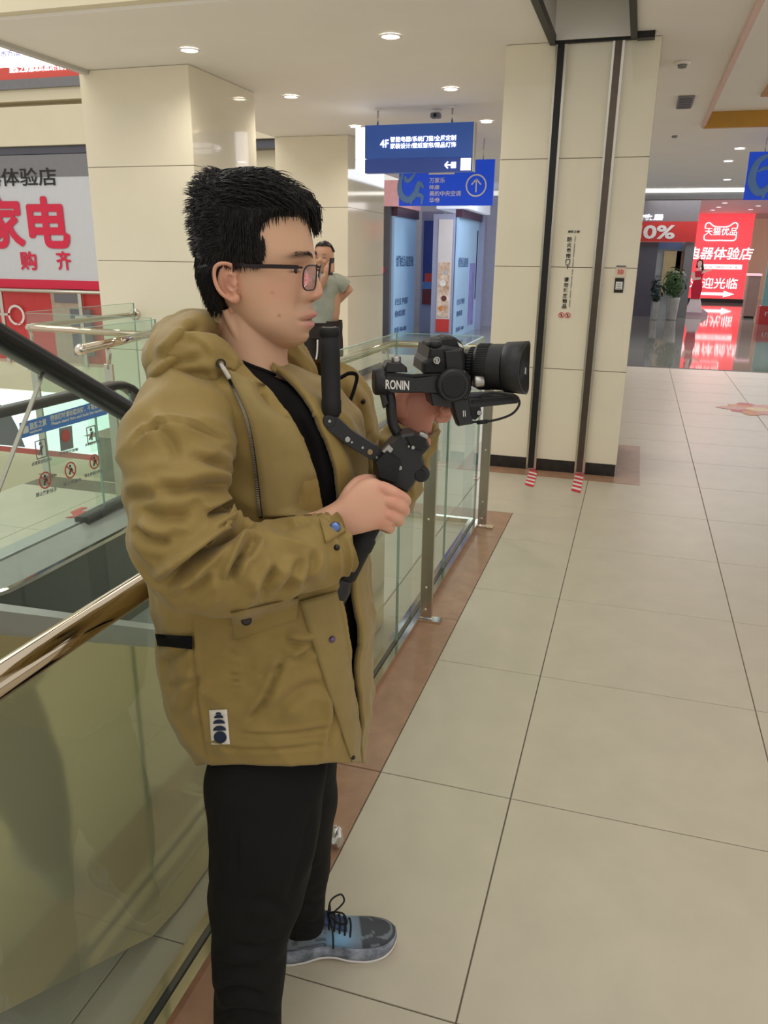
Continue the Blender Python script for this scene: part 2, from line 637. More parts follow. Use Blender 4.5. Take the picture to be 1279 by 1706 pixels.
downlight(-3.30, 5.757, 3.03, 'round ceiling downlight in front of the left pillar top')
downlight(-1.77, 5.755, 3.03, 'round ceiling downlight at the top centre, nearest the camera')
downlight(-3.29, 7.553, 3.03, 'round ceiling downlight in the middle row, right of the left pillar')
downlight(-1.76, 7.548, 3.03, 'round ceiling downlight in the middle row, just above the blue hanging sign')
downlight(-3.285, 9.363, 3.03, 'round ceiling downlight in the back row at the left end of the blue sign')
downlight(-1.77, 9.351, 3.03, 'round ceiling downlight in the back row beside the tracked pillar')
for q, lab in (((1232, 247), 'upper of the small downlights right of the tracked pillar'), ((1213, 268), 'middle one of the small downlights right of the tracked pillar'),
               ((1211, 299), 'lowest of the small downlights above the bright light strip')):
    P = onZ(*q, 3.03)
    downlight(P[0], P[1], 3.03, lab, .07, 4, M_LED)

# small ceiling fittings
P = onZ(1160, 168, 3.03)
v = thing('air_vent', 'small grey air vent in the ceiling right of the pillar', 'vent', (P[0]-.1, P[1], 3.01))
MB().box((P[0]-.17, P[1]-.28, 3.012), (P[0]-.03, P[1]+.28, 3.029)).build('vent_frame', M_GREY, v)
for k in range(6):
    boxobj('vent_slat', (P[0]-.155, P[1]-.25+k*.088, 3.004), (P[0]-.045, P[1]-.19+k*.088, 3.012), M_DGREY, v)
for q, lab in (((1137, 103), 'nearer round smoke detector on the ceiling beside the pillar'), ((1124, 223), 'farther round smoke detector on the ceiling beside the pillar')):
    P = onZ(*q, 3.03)
    t = thing('smoke_detector', lab, 'detector', (P[0], P[1], 2.99), 'smoke detectors')
    MB().lathe((P[0], P[1], 3.03), (0, 0, -1), [(0, .06), (.015, .06), (.02, .045)], 20).build('base', M_CEIL, t)
    MB().lathe((P[0], P[1], 3.01), (0, 0, -1), [(0, .035), (.02, .03), (.025, .01)], 16).build('sensor', M_GREY, t)
P = onZ(727, 183, 3.03)
t = thing('security_camera', 'small white security camera on the ceiling above the blue sign', 'camera', (P[0], P[1], 2.95))
MB().lathe((P[0], P[1], 3.03), (0, 0, -1), [(0, .05), (.03, .05), (.035, .03)], 18).build('mount', M_WHITE, t)
MB().box((P[0]-.05, P[1]-.06, 2.95), (P[0]+.05, P[1]+.02, 2.998), None, .008).build('housing', M_GREY, t)
MB().lathe((P[0], P[1]-.06, 2.973), (0, -1, 0), [(0, .018), (.008, .018)], 14).build('camera_lens', M_BLACK, t)

# ---- writing on the tracked pillar
FY = 6.199
wr = thing('wall_lettering', 'vertical black Chinese fire shutter warning lettering on the tracked pillar', 'lettering', (-.51, FY, 1.2))
text('居然之家', (-.535, FY, 1.795), X3, Z3, .085, .018, M_INK, wr)
for i, ch in enumerate('防火卷帘门下　请勿堆放物品'):
    if ch == '　':
        continue
    z = 1.735-.0385*i-(.012 if i > 6 else 0)
    text(ch, (-.535, FY, z), X3, Z3, .033, .033, M_INK, wr, offset=.025)
text('No stacking under fire shutter, keep clear', (-.487, FY, 1.77), -Z3, X3, .50, .012, M_GREYINK, wr)


def ring(mb, c, ax, ay, r, w, n=28, d=.002):
    az = np.cross(ax, ay)
    R = []
    for k in range(n+1):
        t = 2*math.pi*k/n
        e = ax*math.cos(t)+ay*math.sin(t)
        R.append([c+e*(r-w/2), c+e*(r+w/2), c+e*(r+w/2)+az*d, c+e*(r-w/2)+az*d])
    mb.rings(R, True, False, False)
    return mb


def bar(mb, c, ax, ay, x0, y0, x1, y1, w, d=.002):
    az = np.cross(ax, ay)
    p0, p1 = c+ax*x0+ay*y0, c+ax*x1+ay*y1
    t = p1-p0
    t /= np.linalg.norm(t)
    s = np.cross(az, t)*w/2
    vs = [p0-s, p1-s, p1+s, p0+s]
    mb.add(vs+[q+az*d for q in vs], [(3, 2, 1, 0), (4, 5, 6, 7), (0, 1, 5, 4), (1, 2, 6, 5), (2, 3, 7, 6), (3, 0, 4, 7)])
    return mb


for cx in (-.535, -.488):
    mb = ring(MB(), np.array((cx, FY-.002, 1.213)), X3, Z3, .019, .004)
    bar(mb, np.array((cx, FY-.002, 1.213)), X3, Z3, -.013, .013, .013, -.013, .004)
    mb.build('prohibition_ring', M_RED, wr)
    bar(MB(), np.array((cx, FY-.001, 1.213)), X3, Z3, 0, -.011, 0, .01, .007).build('pictogram', M_INK, wr)

st = thing('fire_notice', 'small fire alarm notice with black framed card below on the tracked pillar', 'notice', (-.145, FY, 1.38))
boxobj('card', (-.172, FY-.003, 1.492), (-.105, FY, 1.575), mat('cream_card', rgb(226, 206, 186), rough=.5, var=.03), st)
boxobj('card_header', (-.172, FY-.005, 1.562), (-.105, FY-.003, 1.575), M_GREYINK, st)
for k in range(4):
    boxobj('red_mark', (-.158+.011*k, FY-.005, 1.512+.004*(k % 2)), (-.152+.011*k, FY-.003, 1.55-.005*(k % 2)), M_REDP, st)
fr = boxobj('black_card', (-.172, FY-.004, 1.385), (-.108, FY, 1.488), M_INK, st)
boxobj('white_inset', (-.163, FY-.006, 1.408), (-.116, FY-.004, 1.462), M_WHITE, st)
for k in range(4):
    boxobj('printed_line', (-.156, FY-.007, 1.414+.012*k), (-.124, FY-.006, 1.418+.012*k), M_GREYINK, st)

M_TAPER = mat('tape_red', rgb(212, 40, 56), rough=.5, var=.05)
M_TAPEW = mat('tape_white', rgb(232, 226, 222), rough=.5, var=.05)
for (xa, ya, xb, yb), lab in (((-.652, 6.16, -.628, 5.71), 'red and white hazard tape on the floor under the left shutter track'),
                              ((-.293, 6.17, -.285, 5.67), 'red and white hazard tape on the floor under the right shutter track')):
    t = thing('hazard_tape', lab, 'tape', (xa, ya, .001), 'floor hazard tapes')
    n = 9
    for k in range(n):
        f0, f1 = k/n, (k+1)/n
        w = .034
        q = [(xa+(xb-xa)*f0-w, ya+(yb-ya)*f0+.02), (xa+(xb-xa)*f0+w, ya+(yb-ya)*f0-.02), (xa+(xb-xa)*f1+w, ya+(yb-ya)*f1-.02), (xa+(xb-xa)*f1-w, ya+(yb-ya)*f1+.02)]
        mb = MB().prism(q, (0, 0, .0025), X3, Y3, Z3, 0, .0015)
        mb.build('red_stripe' if k % 2 == 0 else 'white_stripe', M_TAPER if k % 2 == 0 else M_TAPEW, t)

# flower sticker on the floor
P = onZ(1255, 682)
t = thing('floor_sticker', 'red and yellow flower shaped sticker on the floor tiles at the right', 'sticker', (P[0]+.05, P[1], .001))
cols = [mat('petal_red', rgb(214, 86, 92), rough=.5, var=.15, vscale=18), mat('petal_orange', rgb(226, 150, 96), rough=.5, var=.15, vscale=18), mat('petal_pink', rgb(226, 166, 158), rough=.5, var=.15, vscale=18)]
c0 = np.array((P[0]+.05, P[1], .002))
for k in range(10):
    an = 2*math.pi*k/10
    e, s = np.array((math.cos(an), math.sin(an), 0)), np.array((-math.sin(an), math.cos(an), 0))
    L = .46 if k % 2 else .38
    poly = [(.05, -.03), (L*.5, -.13), (L*.85, -.08), (L, 0), (L*.85, .08), (L*.5, .13), (.05, .03)]
    MB().prism(poly, c0, e, s, Z3, 0, .001+.0004*(k % 3)).build('petal', cols[k % 3], t)
MB().lathe(c0, Z3, [(0, .13), (.0025, .13)], 24).build('flower_centre', mat('petal_cream', rgb(240, 214, 170), rough=.5, var=.1), t)

# ---- far side of the atrium on the left, seen past the left pillar
YF = 14.0
fw = struct('wall_far', MB().box((-20, YF+.4, -4.6), (-5.0, YF+.8, 8.0)), M_CREAM)
tag(fw, 'far cream wall across the atrium on the left')
boxobj('beam', (-20, YF-.05, 3.58), (-5.0, YF+.4, 4.27), M_CREAM, fw)
boxobj('beam', (-20, YF+.05, 4.38), (-5.0, YF+.4, 4.58), M_CREAM, fw)
boxobj('ledge', (-20, YF-.05, 4.58), (-5.0, YF+.4, 4.74), M_GREY, fw)
boxobj('head_rail', (-20, YF+.05, 3.44), (-5.0, YF+.4, 3.57), M_DGREY, fw)
boxobj('slab_edge', (-20, YF-.25, -1.2), (-5.0, YF+.4, -.62), M_CREAM, fw)
fl2 = struct('floor', MB().box((-20, -3, -4.8), (-2.0, YF+.4, -4.5)), M_TILE)
tag(fl2, 'cream floor of the level below in the atrium')

M_BANNER = mat('banner_cloth', rgb(206, 208, 212), rough=.6, var=.02)
ban = thing('shop_banner', 'large white shop banner with pink Chinese characters across the atrium', 'banner', (-11, YF, .9))
boxobj('banner_sheet', (-17.5, YF, .93), (-8.6, YF+.03, 3.42), M_BANNER, ban)
boxobj('red_border', (-17.5, YF-.012, .90), (-8.6, YF+.0, 1.07), M_RED, ban)
boxobj('grey_header', (-17.5, YF-.01, 3.02), (-8.6, YF, 3.42), M_GREY, ban)


def tbox(x0, y0, x1, y1, Y):
    a, b, c = onY(x0, y1, Y), onY(x1, y1, Y), onY(x0, y0, Y)
    return a, b[0]-a[0], c[2]-a[2]


o, w, h = tbox(-26, 281, 95, 311, YF-.02)
text('电器体验店'[1:], o, X3, Z3, w, h, M_INK, ban, offset=.012)
o, w, h = tbox(-24, 330, 116, 411, YF-.02)
text('家电', o, X3, Z3, w, h, M_RED, ban, offset=0, bold=.035)
o, w, h = tbox(36, 419, 62, 449, YF-.02)
text('购', o, X3, Z3, w, h, M_RED, ban, offset=0, bold=.01)
o, w, h = tbox(96, 419, 119, 449, YF-.02)
text('齐', o, X3, Z3, w, h, M_RED, ban, offset=0, bold=.01)

led = thing('led_display', 'white LED display with a red caption strip in the top left corner', 'screen', (-11.5, YF, 4.65))
boxobj('screen_panel', (-17, YF+.1, 4.98), (-8.5, YF+.2, 6.6), M_LED, led)
boxobj('caption_strip', (-17, YF+.08, 4.76), (-8.5, YF+.2, 4.98), mat('led_red', rgb(150, 50, 46), emit=rgb(200, 84, 70), estr=.6, var=.05), led)
o, w, h = tbox(16, 111, 113, 122, YF+.07)
text('居然之家雁北路店2楼西厅', o, X3, Z3, w, h*1.1, M_LED, led, offset=.02)
o, w, h = tbox(-10, 84, 34, 96, YF+.09)
text('给水方法', o, X3, Z3, w, h, mat('led_text', rgb(120, 110, 190), emit=rgb(130, 120, 190), estr=.4, var=.02), led)

shop = thing('red_shopfront', 'red shopfront below the white banner across the atrium', 'shopfront', (-11.5, YF, -.6))
boxobj('red_wall', (-20, YF+.2, -.62), (-8, YF+.4, .9), M_REDP, shop)
P0, P1 = onY(85, 500, YF+.1), onY(140, 560, YF+.1)
boxobj('door_frame', (P0[0], YF+.1, -.62), (P1[0], YF+.2, .88), mat('beige_door', rgb(178, 160, 142), rough=.5, var=.1), shop)
boxobj('door_opening', (P0[0]+.45, YF+.08, -.45), (P0[0]+.95, YF+.1, .5), M_DGREY, shop)
boxobj('door_sign', (P0[0]+.1, YF+.08, .62), (P1[0]-.05, YF+.1, .8), M_GREYINK, shop)
ringmb = ring(MB(), np.array(onY(27, 525, YF+.15)), X3, Z3, .19, .05)
ringmb.build('round_logo', M_WHITE, shop)

M_LED2 = mat('blue_white_led', (1, 1, 1), emit=(.8, .9, 1.), estr=1.3, var=.01)
led2 = thing('lower_led_screen', 'bright white LED screen on the level below across the atrium', 'screen', (-12, YF, -2.6))
P0, P1 = onY(-160, 740, YF-.2), onY(186, 645, YF-.2)
boxobj('screen_panel', (P0[0], YF-.2, -2.5), (P1[0], YF-.1, -1.24), M_LED2, led2)
boxobj('bottom_frame', (P0[0], YF-.22, -2.62), (P1[0], YF-.1, -2.5), M_REDP, led2)
mb = MB().prism([(-.5, 0), (.45, 0), (.3, .45), (.12, .8), (-.1, .92), (-.3, .8), (-.42, .45)], onY(14, 742, YF-.24), X3, Z3, -Y3, 0, .01)
mb.build('picture_figure', M_DGREY, led2)
# ================================================================== right hall beyond the pillar
M_GLOSS = mat('polished_grey_floor', rgb(132, 130, 124), rough=.045, var=.08, vscale=2., spec=.6)
fl = struct('floor', MB().box((-3.2, 13.31, -.42), (9, 41, 0)), M_GLOSS)
tag(fl, 'polished grey floor reflecting the red screen at the back right')
boxobj('dark_threshold', (-3.2, 13.27, 0), (9, 13.36, .003), M_BLACK, fl)
bk = struct('wall_back', MB().box((-3, 40, 0), (9, 40.2, 4)), M_CREAM)
tag(bk, 'cream back wall behind the red screen')
ce = struct('ceiling', MB().box((-3.2, 18.9, 3.42), (9, 40, 3.6)), mat('store_ceiling_pink_cast', rgb(216, 190, 196), rough=.6, var=.02))  # pink light of the red screen is put into the ceiling colour
tag(ce, 'ceiling of the shop at the back right, coloured with a pink cast from the red screen')
zl1, zl0 = onY(1150, 309, 18.6)[2], onY(1150, 320, 18.6)[2]
bh = struct('trim_4', MB().box((-3, 18.6, onY(1150, 332, 18.6)[2]), (8, 18.9, 3.42)), M_GREY)
tag(bh, 'bulkhead with a bright light strip across the back right hall')
boxobj('light_strip', (-3, 18.57, zl0), (8, 18.6, zl1), mat('strip_light', (1, 1, 1), emit=(1, .98, .9), estr=3.5, var=.01), bh)
area_light('hall_light', (2.0, 16.0, 3.0), 3.0, 95, (1, .97, .95), (0, 0, 0), 4.0)
area_light('shop_light', (2.5, 28.0, 3.38), 5.0, 300, (1, .97, .97), (0, 0, 0), 8.0)
for k, q in enumerate(((1219, 331), (1207, 338), (1197, 345), (1187, 350), (1263, 343), (1250, 349))):
    P = onZ(*q, 3.42)
    if P[1] < 35.5:
        downlight(P[0], P[1], 3.42, ('first', 'second', 'third', 'fourth', 'right nearer', 'right farther')[k]+' of the little downlights above the red screen', .09, 3, M_LED)

# storefront left of the screen
YS = 25.6
sf = thing('grey_storefront', 'grey storefront with a red percent banner right of the pillar', 'storefront', (0, YS, 0))
a, b = onY(1060, 330, YS), onY(1163, 369, YS)
boxobj('fascia', (-3, YS, b[2]), (b[0], YS+.3, 3.42), M_GREY, sf)
o, w, h = tbox(1040, 357, 1104, 367, YS-.02)
text('全球家居', o, X3, Z3, w, h, M_LED, sf, offset=.04)
a, b = onY(1060, 369, YS-.1), onY(1158, 403, YS-.1)
rb = boxobj('red_banner', (-3, YS-.1, b[2]), (b[0], YS-.05, a[2]), M_REDP, sf)
o, w, h = tbox(1070, 375, 1123, 398, YS-.11)
text('0%', o, X3, Z3, w, h, M_WHITE, sf, offset=.03)
a, b = onY(1061, 403, YS), onY(1085, 508, YS)
boxobj('dark_door', (-3, YS+.05, 0), (b[0], YS+.25, a[2]), M_DGREY, sf)
a, b = onY(1089, 403, YS), onY(1136, 508, YS)
boxobj('shop_window', (a[0], YS+.2, 0), (b[0], YS+.24, a[2]), mat('pale_window', rgb(176, 186, 190), rough=.15, var=.12, vscale=2), sf)
a, b = onY(1097, 403, YS), onY(1137, 415, YS)
boxobj('blue_poster', (a[0], YS+.15, b[2]), (b[0], YS+.18, a[2]), mat('blue_poster', rgb(112, 160, 214), rough=.5, var=.12, vscale=3), sf)
a, b = onY(1107, 418, YS), onY(1127, 490, YS)
boxobj('wood_panel', (a[0], YS+.1, b[2]), (b[0], YS+.14, a[2]), mat('pale_wood', rgb(188, 172, 132), rough=.5, var=.08, vscale=4, stretch=(6, 1, 1)), sf)
a, b = onY(1128, 418, YS), onY(1134, 490, YS)
boxobj('brown_strip', (a[0], YS+.1, b[2]), (b[0], YS+.16, a[2]), mat('brown_strip', rgb(130, 100, 84), rough=.5, var=.08), sf)
boxobj('jamb', (onY(1137, 450, YS)[0], YS, 0), (onY(1152, 450, YS)[0], YS+.4, onY(1137, 403, YS)[2]), M_GREY, sf)

# big red screen
YR = 36.0
M_RLED = mat('red_led', rgb(250, 60, 70), emit=rgb(252, 66, 74), estr=1.0, rough=.3, var=.02)
rs = thing('red_led_screen', 'tall red LED screen with white Chinese shop lettering and an arrow', 'screen', (3, YR, 0))
sx0, sx1, sz1 = 1.76, 4.08, 3.40
boxobj('screen_panel', (sx0, YR, .16), (sx1, YR+.2, sz1), M_RLED, rs)
boxobj('plinth', (sx0-.1, YR-.05, 0), (sx1+.1, YR+.3, .14), M_BLACK, rs)
for x in (sx0-.05, sx1):
    boxobj('frame_edge', (x, YR-.03, .14), (x+.05, YR+.2, sz1+.03), M_PINKTRIM, rs)
D = YR-.03
M_WLED = mat('white_led_text', (1, 1, 1), emit=(1, .95, .96), estr=1.1, var=.01)
o, w, h = tbox(1173, 379, 1227, 392, D)
text('天猫优品', o, X3, Z3, w, h, M_WLED, rs, offset=.008)
o, w, h = tbox(1145, 411, 1251, 432, D)
text('电器体验店', o, X3, Z3, w, h, M_WLED, rs, offset=.014, slant=.12)
o, w, h = tbox(1148, 462, 1227, 480, D)
text('欢迎光临', o, X3, Z3, w, h, M_WLED, rs, offset=.008)
P, Q = onY(1165, 440, D), onY(1235, 449, D)
MB().box((P[0], D-.01, Q[2]), (Q[0], D, P[2]), None, .004).build('white_pill', M_WLED, rs)
o, w, h = tbox(1172, 443, 1228, 446.5, D-.02)
text('线上线下 同款同价 正品保障', o, X3, Z3, w, h, M_RLED, rs)
P, Q = onY(1166, 489, D), onY(1223, 489, D)
mb = bar(MB(), P, X3, Z3, 0, 0, (Q[0]-P[0])*.75, 0, .11, .02)
L = Q[0]-P[0]
mb.prism([(L*.68, -.13), (L, 0), (L*.68, .13)], P, X3, Z3, -Y3, 0, .02).build('arrow', M_WLED, rs)
# outline of the logo: a rounded frame with two raised corners
cx, cz = (onY(1174, 385, D)[0]+onY(1227, 385, D)[0])/2, onY(1200, 386, D)[2]
hw, hh = (onY(1227, 385, D)[0]-onY(1174, 385, D)[0])/2, (onY(1200, 369, D)[2]-onY(1200, 398, D)[2])/2
pts = [(-1, .35), (-1, .8), (-.9, 1), (-.75, 1), (-.45, .62), (0, .55), (.45, .62), (.75, 1), (.9, 1), (1, .8), (1, .35)]
mb = MB().tube([(cx+hw*x, D, cz+hh*z) for x, z in catmull(pts, 40)], .022, 6)
pts = [(-1, -.4), (-1, -.75), (-.85, -1), (0, -1), (.85, -1), (1, -.75), (1, -.4)]
mb.tube([(cx+hw*x, D, cz+hh*z) for x, z in catmull(pts, 30)], .022, 6).build('logo_outline', M_WLED, rs)

# cardboard woman
c0 = onZ(1154, 526)
k_ = (onY(1154, 432, c0[1])[2])/2.0
cut = thing('cardboard_standee', 'flat cardboard cutout of a woman in a red dress before the red screen', 'standee', (c0[0], c0[1], 0))


def flat(name, poly, m, d0, d1):
    MB().prism([(x*k_, z*k_) for x, z in poly], c0, X3, Z3, -Y3, d0, d1).build(name, m, cut)


M_SKIN2 = mat('printed_skin', rgb(226, 190, 178), rough=.5, var=.04)
M_DRESS = mat('printed_dress', rgb(196, 28, 58), rough=.5, var=.06)
flat('base_board', [(-.5, .0), (.5, .0), (.52, .1), (.35, .24), (.2, .28), (-.2, .28), (-.38, .22), (-.52, .1)], mat('printed_base', rgb(206, 170, 184), rough=.5, var=.1, vscale=6), -.03, 0)
flat('skirt_train', [(-.32, .12), (.3, .12), (.22, .5), (.14, .72), (-.14, .72), (-.2, .45)], mat('printed_white', rgb(236, 222, 226), rough=.5, var=.05), 0, .012)
flat('dress', [(-.15, .6), (.15, .6), (.2, 1.0), (.14, 1.3), (.18, 1.52), (.12, 1.6), (-.12, 1.6), (-.2, 1.52), (-.13, 1.3), (-.2, 1.0)], M_DRESS, .012, .022)
flat('shoulders', [(-.12, 1.58), (.12, 1.58), (.05, 1.68), (.04, 1.74), (-.04, 1.74), (-.05, 1.68)], M_SKIN2, .008, .018)
flat('raised_arm', [(.1, 1.5), (.42, 1.62), (.45, 1.68), (.14, 1.62)], M_SKIN2, .016, .026)
flat('folded_arm', [(-.2, 1.55), (-.13, 1.55), (-.1, 1.36), (.1, 1.38), (.1, 1.3), (-.16, 1.26), (-.22, 1.34)], M_SKIN2, .022, .03)
flat('outstretched_arm', [(-.18, 1.5), (-.36, 1.66), (-.4, 1.62), (-.24, 1.44)], M_SKIN2, .016, .026)
flat('hair', [(-.12, 1.7), (-.1, 1.96), (0, 2.02), (.1, 1.97), (.14, 1.8), (.2, 1.55), (.1, 1.5), (.07, 1.72)], M_INK, .002, .012)
flat('face', [(-.07, 1.78), (-.03, 1.72), (.03, 1.72), (.07, 1.78), (.075, 1.88), (.04, 1.95), (-.04, 1.95), (-.075, 1.88)], M_SKIN2, .02, .028)

# plants by the storefront
M_LEAF = mat('leaf_green', rgb(70, 104, 58), rough=.45, var=.35, vscale=9.)
M_LEAF2 = mat('leaf_dark', rgb(56, 74, 74), rough=.45, var=.35, vscale=9.)


def plant(px, py, R, H, pot_h, label, m, n=170):
    c = onZ(px, py)
    t = thing('potted_plant', label, 'plant', (c[0], c[1], 0), 'plants by the storefront')
    rr = R*.62
    MB().lathe(c, Z3, [(0, rr*.7), (.03, rr*.75), (pot_h*.9, rr*.95), (pot_h, rr), (pot_h, rr*.85), (pot_h*.8, rr*.8)], 20).build('planter', mat('pale_planter', rgb(186, 188, 184), rough=.2, var=.15, vscale=6, spec=.6), t)
    MB().tube([c+Z3*pot_h*.7, c+Z3*(pot_h+H*.4)], .03, 8).build('stem', mat('stem', rgb(84, 74, 52), rough=.7, var=.1), t)
    rnd = random.Random(px)
    mb = MB()
    for k in range(n):
        u, v, w_ = rnd.gauss(0, 1), rnd.gauss(0, 1), rnd.gauss(0, 1)
        l = math.sqrt(u*u+v*v+w_*w_)+1e-6
        d = np.array((u/l, v/l, w_/l))
        p = c+Z3*(pot_h+H*.5)+d*np.array((R, R, H*.55))*rnd.uniform(.6, 1)
        e = np.cross(d, np.array((rnd.random(), rnd.random(), .3)))
        e /= np.linalg.norm(e)
        s = np.cross(d, e)
        q = rnd.uniform(.06, .11)
        mb.add([p, p+e*q*.5+s*q*.7+d*.02, p+s*q*2, p-e*q*.5+s*q*.7+d*.02, p+d*.012+s*q], [(0, 1, 4), (1, 2, 4), (2, 3, 4), (3, 0, 4), (0, 3, 2, 1)])
    mb.build('foliage', m, t)


plant(1117, 533, .30, .8, .62, 'bushy green potted plant in a pale planter beside the standee', M_LEAF)
plant(1090, 533, .15, .7, .5, 'slim dark leafed potted plant left of the bushy one', M_LEAF2, 90)

# kiosk and red display at the right edge
c = onZ(1237, 530)
kk = thing('kiosk_cabinet', 'brown grey cabinet with a pink glowing top right of the red screen', 'cabinet', (c[0], c[1], 0))
hgt = onY(1252, 456, c[1])[2]
boxobj('cabinet_body', (c[0], c[1], .06), (c[0]+.33, c[1]+.5, hgt-.06), mat('taupe', rgb(150, 124, 116), rough=.4, var=.06), kk)
boxobj('cabinet_top', (c[0]-.02, c[1]-.02, hgt-.06), (c[0]+.35, c[1]+.52, hgt), mat('pink_glow', rgb(240, 190, 200), emit=rgb(250, 190, 205), estr=.6, var=.02), kk)
boxobj('cabinet_foot', (c[0]+.03, c[1]+.03, 0), (c[0]+.30, c[1]+.47, .06), M_BLACK, kk)
c = onZ(1262, 540)
dd = thing('promotion_stand', 'promotion stand with teal poster over a red base at the right edge', 'stand', (c[0], c[1], 0))
z1, z0 = onY(1270, 420, c[1])[2], onY(1270, 510, c[1])[2]
boxobj('red_base', (c[0], c[1], 0), (c[0]+.9, c[1]+.5, z0), M_REDP, dd)
boxobj('poster_panel', (c[0]+.03, c[1]+.05, z0), (c[0]+.87, c[1]+.15, z1), mat('teal_poster', rgb(150, 206, 204), rough=.4, var=.2, vscale=2.5), dd)
boxobj('poster_stripe', (c[0]+.08, c[1]+.03, z0+.75), (c[0]+.87, c[1]+.05, z0+.83), mat('green_print', rgb(70, 160, 90), rough=.5, var=.05), dd)
o = np.array((c[0]+.12, c[1]-.01, z0*.45))
text('优惠', o, X3, Z3, .3, .12, M_WHITE, dd, offset=.02)

# ================================================================== hanging signs
M_NAVY = mat('sign_navy', rgb(44, 74, 138), rough=.3, var=.06, vscale=2., emit=rgb(40, 72, 140), estr=.55)
M_NAVY2 = mat('sign_dark_navy', rgb(44, 62, 124), rough=.3, var=.06, vscale=2., emit=rgb(40, 60, 124), estr=.5)
M_BLUE = mat('sign_blue', rgb(22, 72, 206), rough=.4, var=.03, vscale=2., emit=rgb(22, 72, 206), estr=.35)
M_PALEB = mat('sign_pale_blue', rgb(104, 148, 214), rough=.4, var=.03)
sg = thing('hanging_sign', 'dark blue lit hanging sign with 4F and white Chinese lettering', 'sign', (-2.3, 8.33, 2.43))
SY = 8.33
boxobj('sign_box', (-2.82, SY, 2.565), (-1.70, SY+.10, 2.875), M_NAVY, sg)
boxobj('lower_box', (-2.82, SY+.002, 2.43), (-1.70, SY+.10, 2.560), M_NAVY2, sg)
boxobj('light_panel', (-2.925, SY+.01, 2.565), (-2.822, SY+.10, 2.86), M_LED, sg)
boxobj('light_panel', (-2.925, SY+.01, 2.445), (-2.822, SY+.10, 2.555), M_LED, sg)
boxobj('white_square', (-1.815, SY-.004, 2.44), (-1.715, SY+.002, 2.55), M_LED, sg)
boxobj('end_cap', (-1.70, SY, 2.43), (-1.688, SY+.10, 2.875), M_STEEL, sg)
for x in (-2.70, -1.93):
    MB().cyl((x, SY+.05, 2.87), (x, SY+.05, 3.03), .009, None, 10).build('hanging_rod', M_STEEL, sg)
    MB().lathe((x, SY+.05, 3.03), -Z3, [(0, .035), (.012, .03), (.02, .012)], 16).build('rod_plate', M_WHITE, sg)
SF = SY-.006
o, w, h = tbox(633, 233, 647, 246, SF)
text('4F', o, X3, Z3, w, h, M_LED, sg, offset=.012)
o, w, h = tbox(650, 228, 759, 237, SF)
text('智能电器/系统门窗/全屋定制', o, X3, Z3, w, h, M_LED, sg, offset=.004)
o, w, h = tbox(650, 239, 759, 248, SF)
text('家装设计/壁纸窗帘/精品灯饰', o, X3, Z3, w, h, M_LED, sg, offset=.004)
P = onY(741, 275, SF)
mb = bar(MB(), P, X3, Z3, .0, 0, .075, 0, .012)
bar(mb, P, X3, Z3, 0, 0, .03, .03, .012)
bar(mb, P, X3, Z3, 0, 0, .03, -.03, .012).build('left_arrow', M_LED, sg)
P = onY(751, 280, SF)
mb = MB()
for k in range(2):
    for j in range(2):
        mb.box((P[0]+k*.026, SF-.002, P[2]+j*.03), (P[0]+k*.026+.022, SF+.005, P[2]+j*.03+.025))
mb.build('toilet_symbol', M_LED, sg)

SY2 = 10.6
a, b = onY(664, 343, SY2), onY(824, 268, SY2)
sg2 = thing('brand_sign', 'bright blue hanging board with brand names and a circled up arrow', 'sign', ((a[0]+b[0])/2, SY2, a[2]))
boxobj('sign_board', (a[0], SY2, a[2]), (b[0], SY2+.04, b[2]+.02), M_BLUE, sg2)
for x in (a[0]+.15, b[0]-.15):
    MB().cyl((x, SY2+.02, b[2]), (x, SY2+.02, 3.03), .006, None, 8).build('hanging_wire', M_STEEL, sg2)
F2 = SY2-.008
for i, (s_, x1, y0_, y1_) in enumerate((('万家乐', 741, 296, 305), ('帅康', 732, 308, 316), ('美的中央空调', 767, 318, 327), ('华帝', 732, 329, 338))):
    o, w, h = tbox(715, y0_, x1, y1_, F2)
    text(s_, o, X3, Z3, w, h, M_WHITE, sg2, offset=.012)
P, Q = onY(714, 291, F2), onY(757, 286, F2)
MB().box((P[0], F2-.002, P[2]), (Q[0], F2+.004, P[2]+.07), None, .003).build('white_pill', M_WHITE, sg2)
P = onY(793, 309, F2)
ring(MB(), P, X3, Z3, .125, .018, 36).build('arrow_ring', M_WHITE, sg2)
mb = bar(MB(), P, X3, Z3, 0, -.08, 0, .07, .016)
bar(mb, P, X3, Z3, 0, .075, -.06, .01, .016)
bar(mb, P, X3, Z3, 0, .075, .06, .01, .016).build('up_arrow', M_WHITE, sg2)


def swirl(Y, pix, r, par):
    pts = catmull([onY(x, y, Y) for x, y in pix], 30)
    n = len(pts)
    MB().tube(list(pts), [(.003, r*(.35+.65*math.sin(math.pi*(i+.5)/n))) for i in range(n)], 10, True, Y3).build('swirl_emblem', M_PALEB, par)


swirl(F2, [(693, 287), (682, 300), (676, 300), (675, 293)], .03, sg2)
swirl(F2, [(672, 288), (666, 305), (668, 325), (680, 333), (692, 322), (698, 305), (706, 313)], .045, sg2)
swirl(F2, [(684, 341), (688, 325), (697, 325), (703, 328), (702, 341)], .03, sg2)
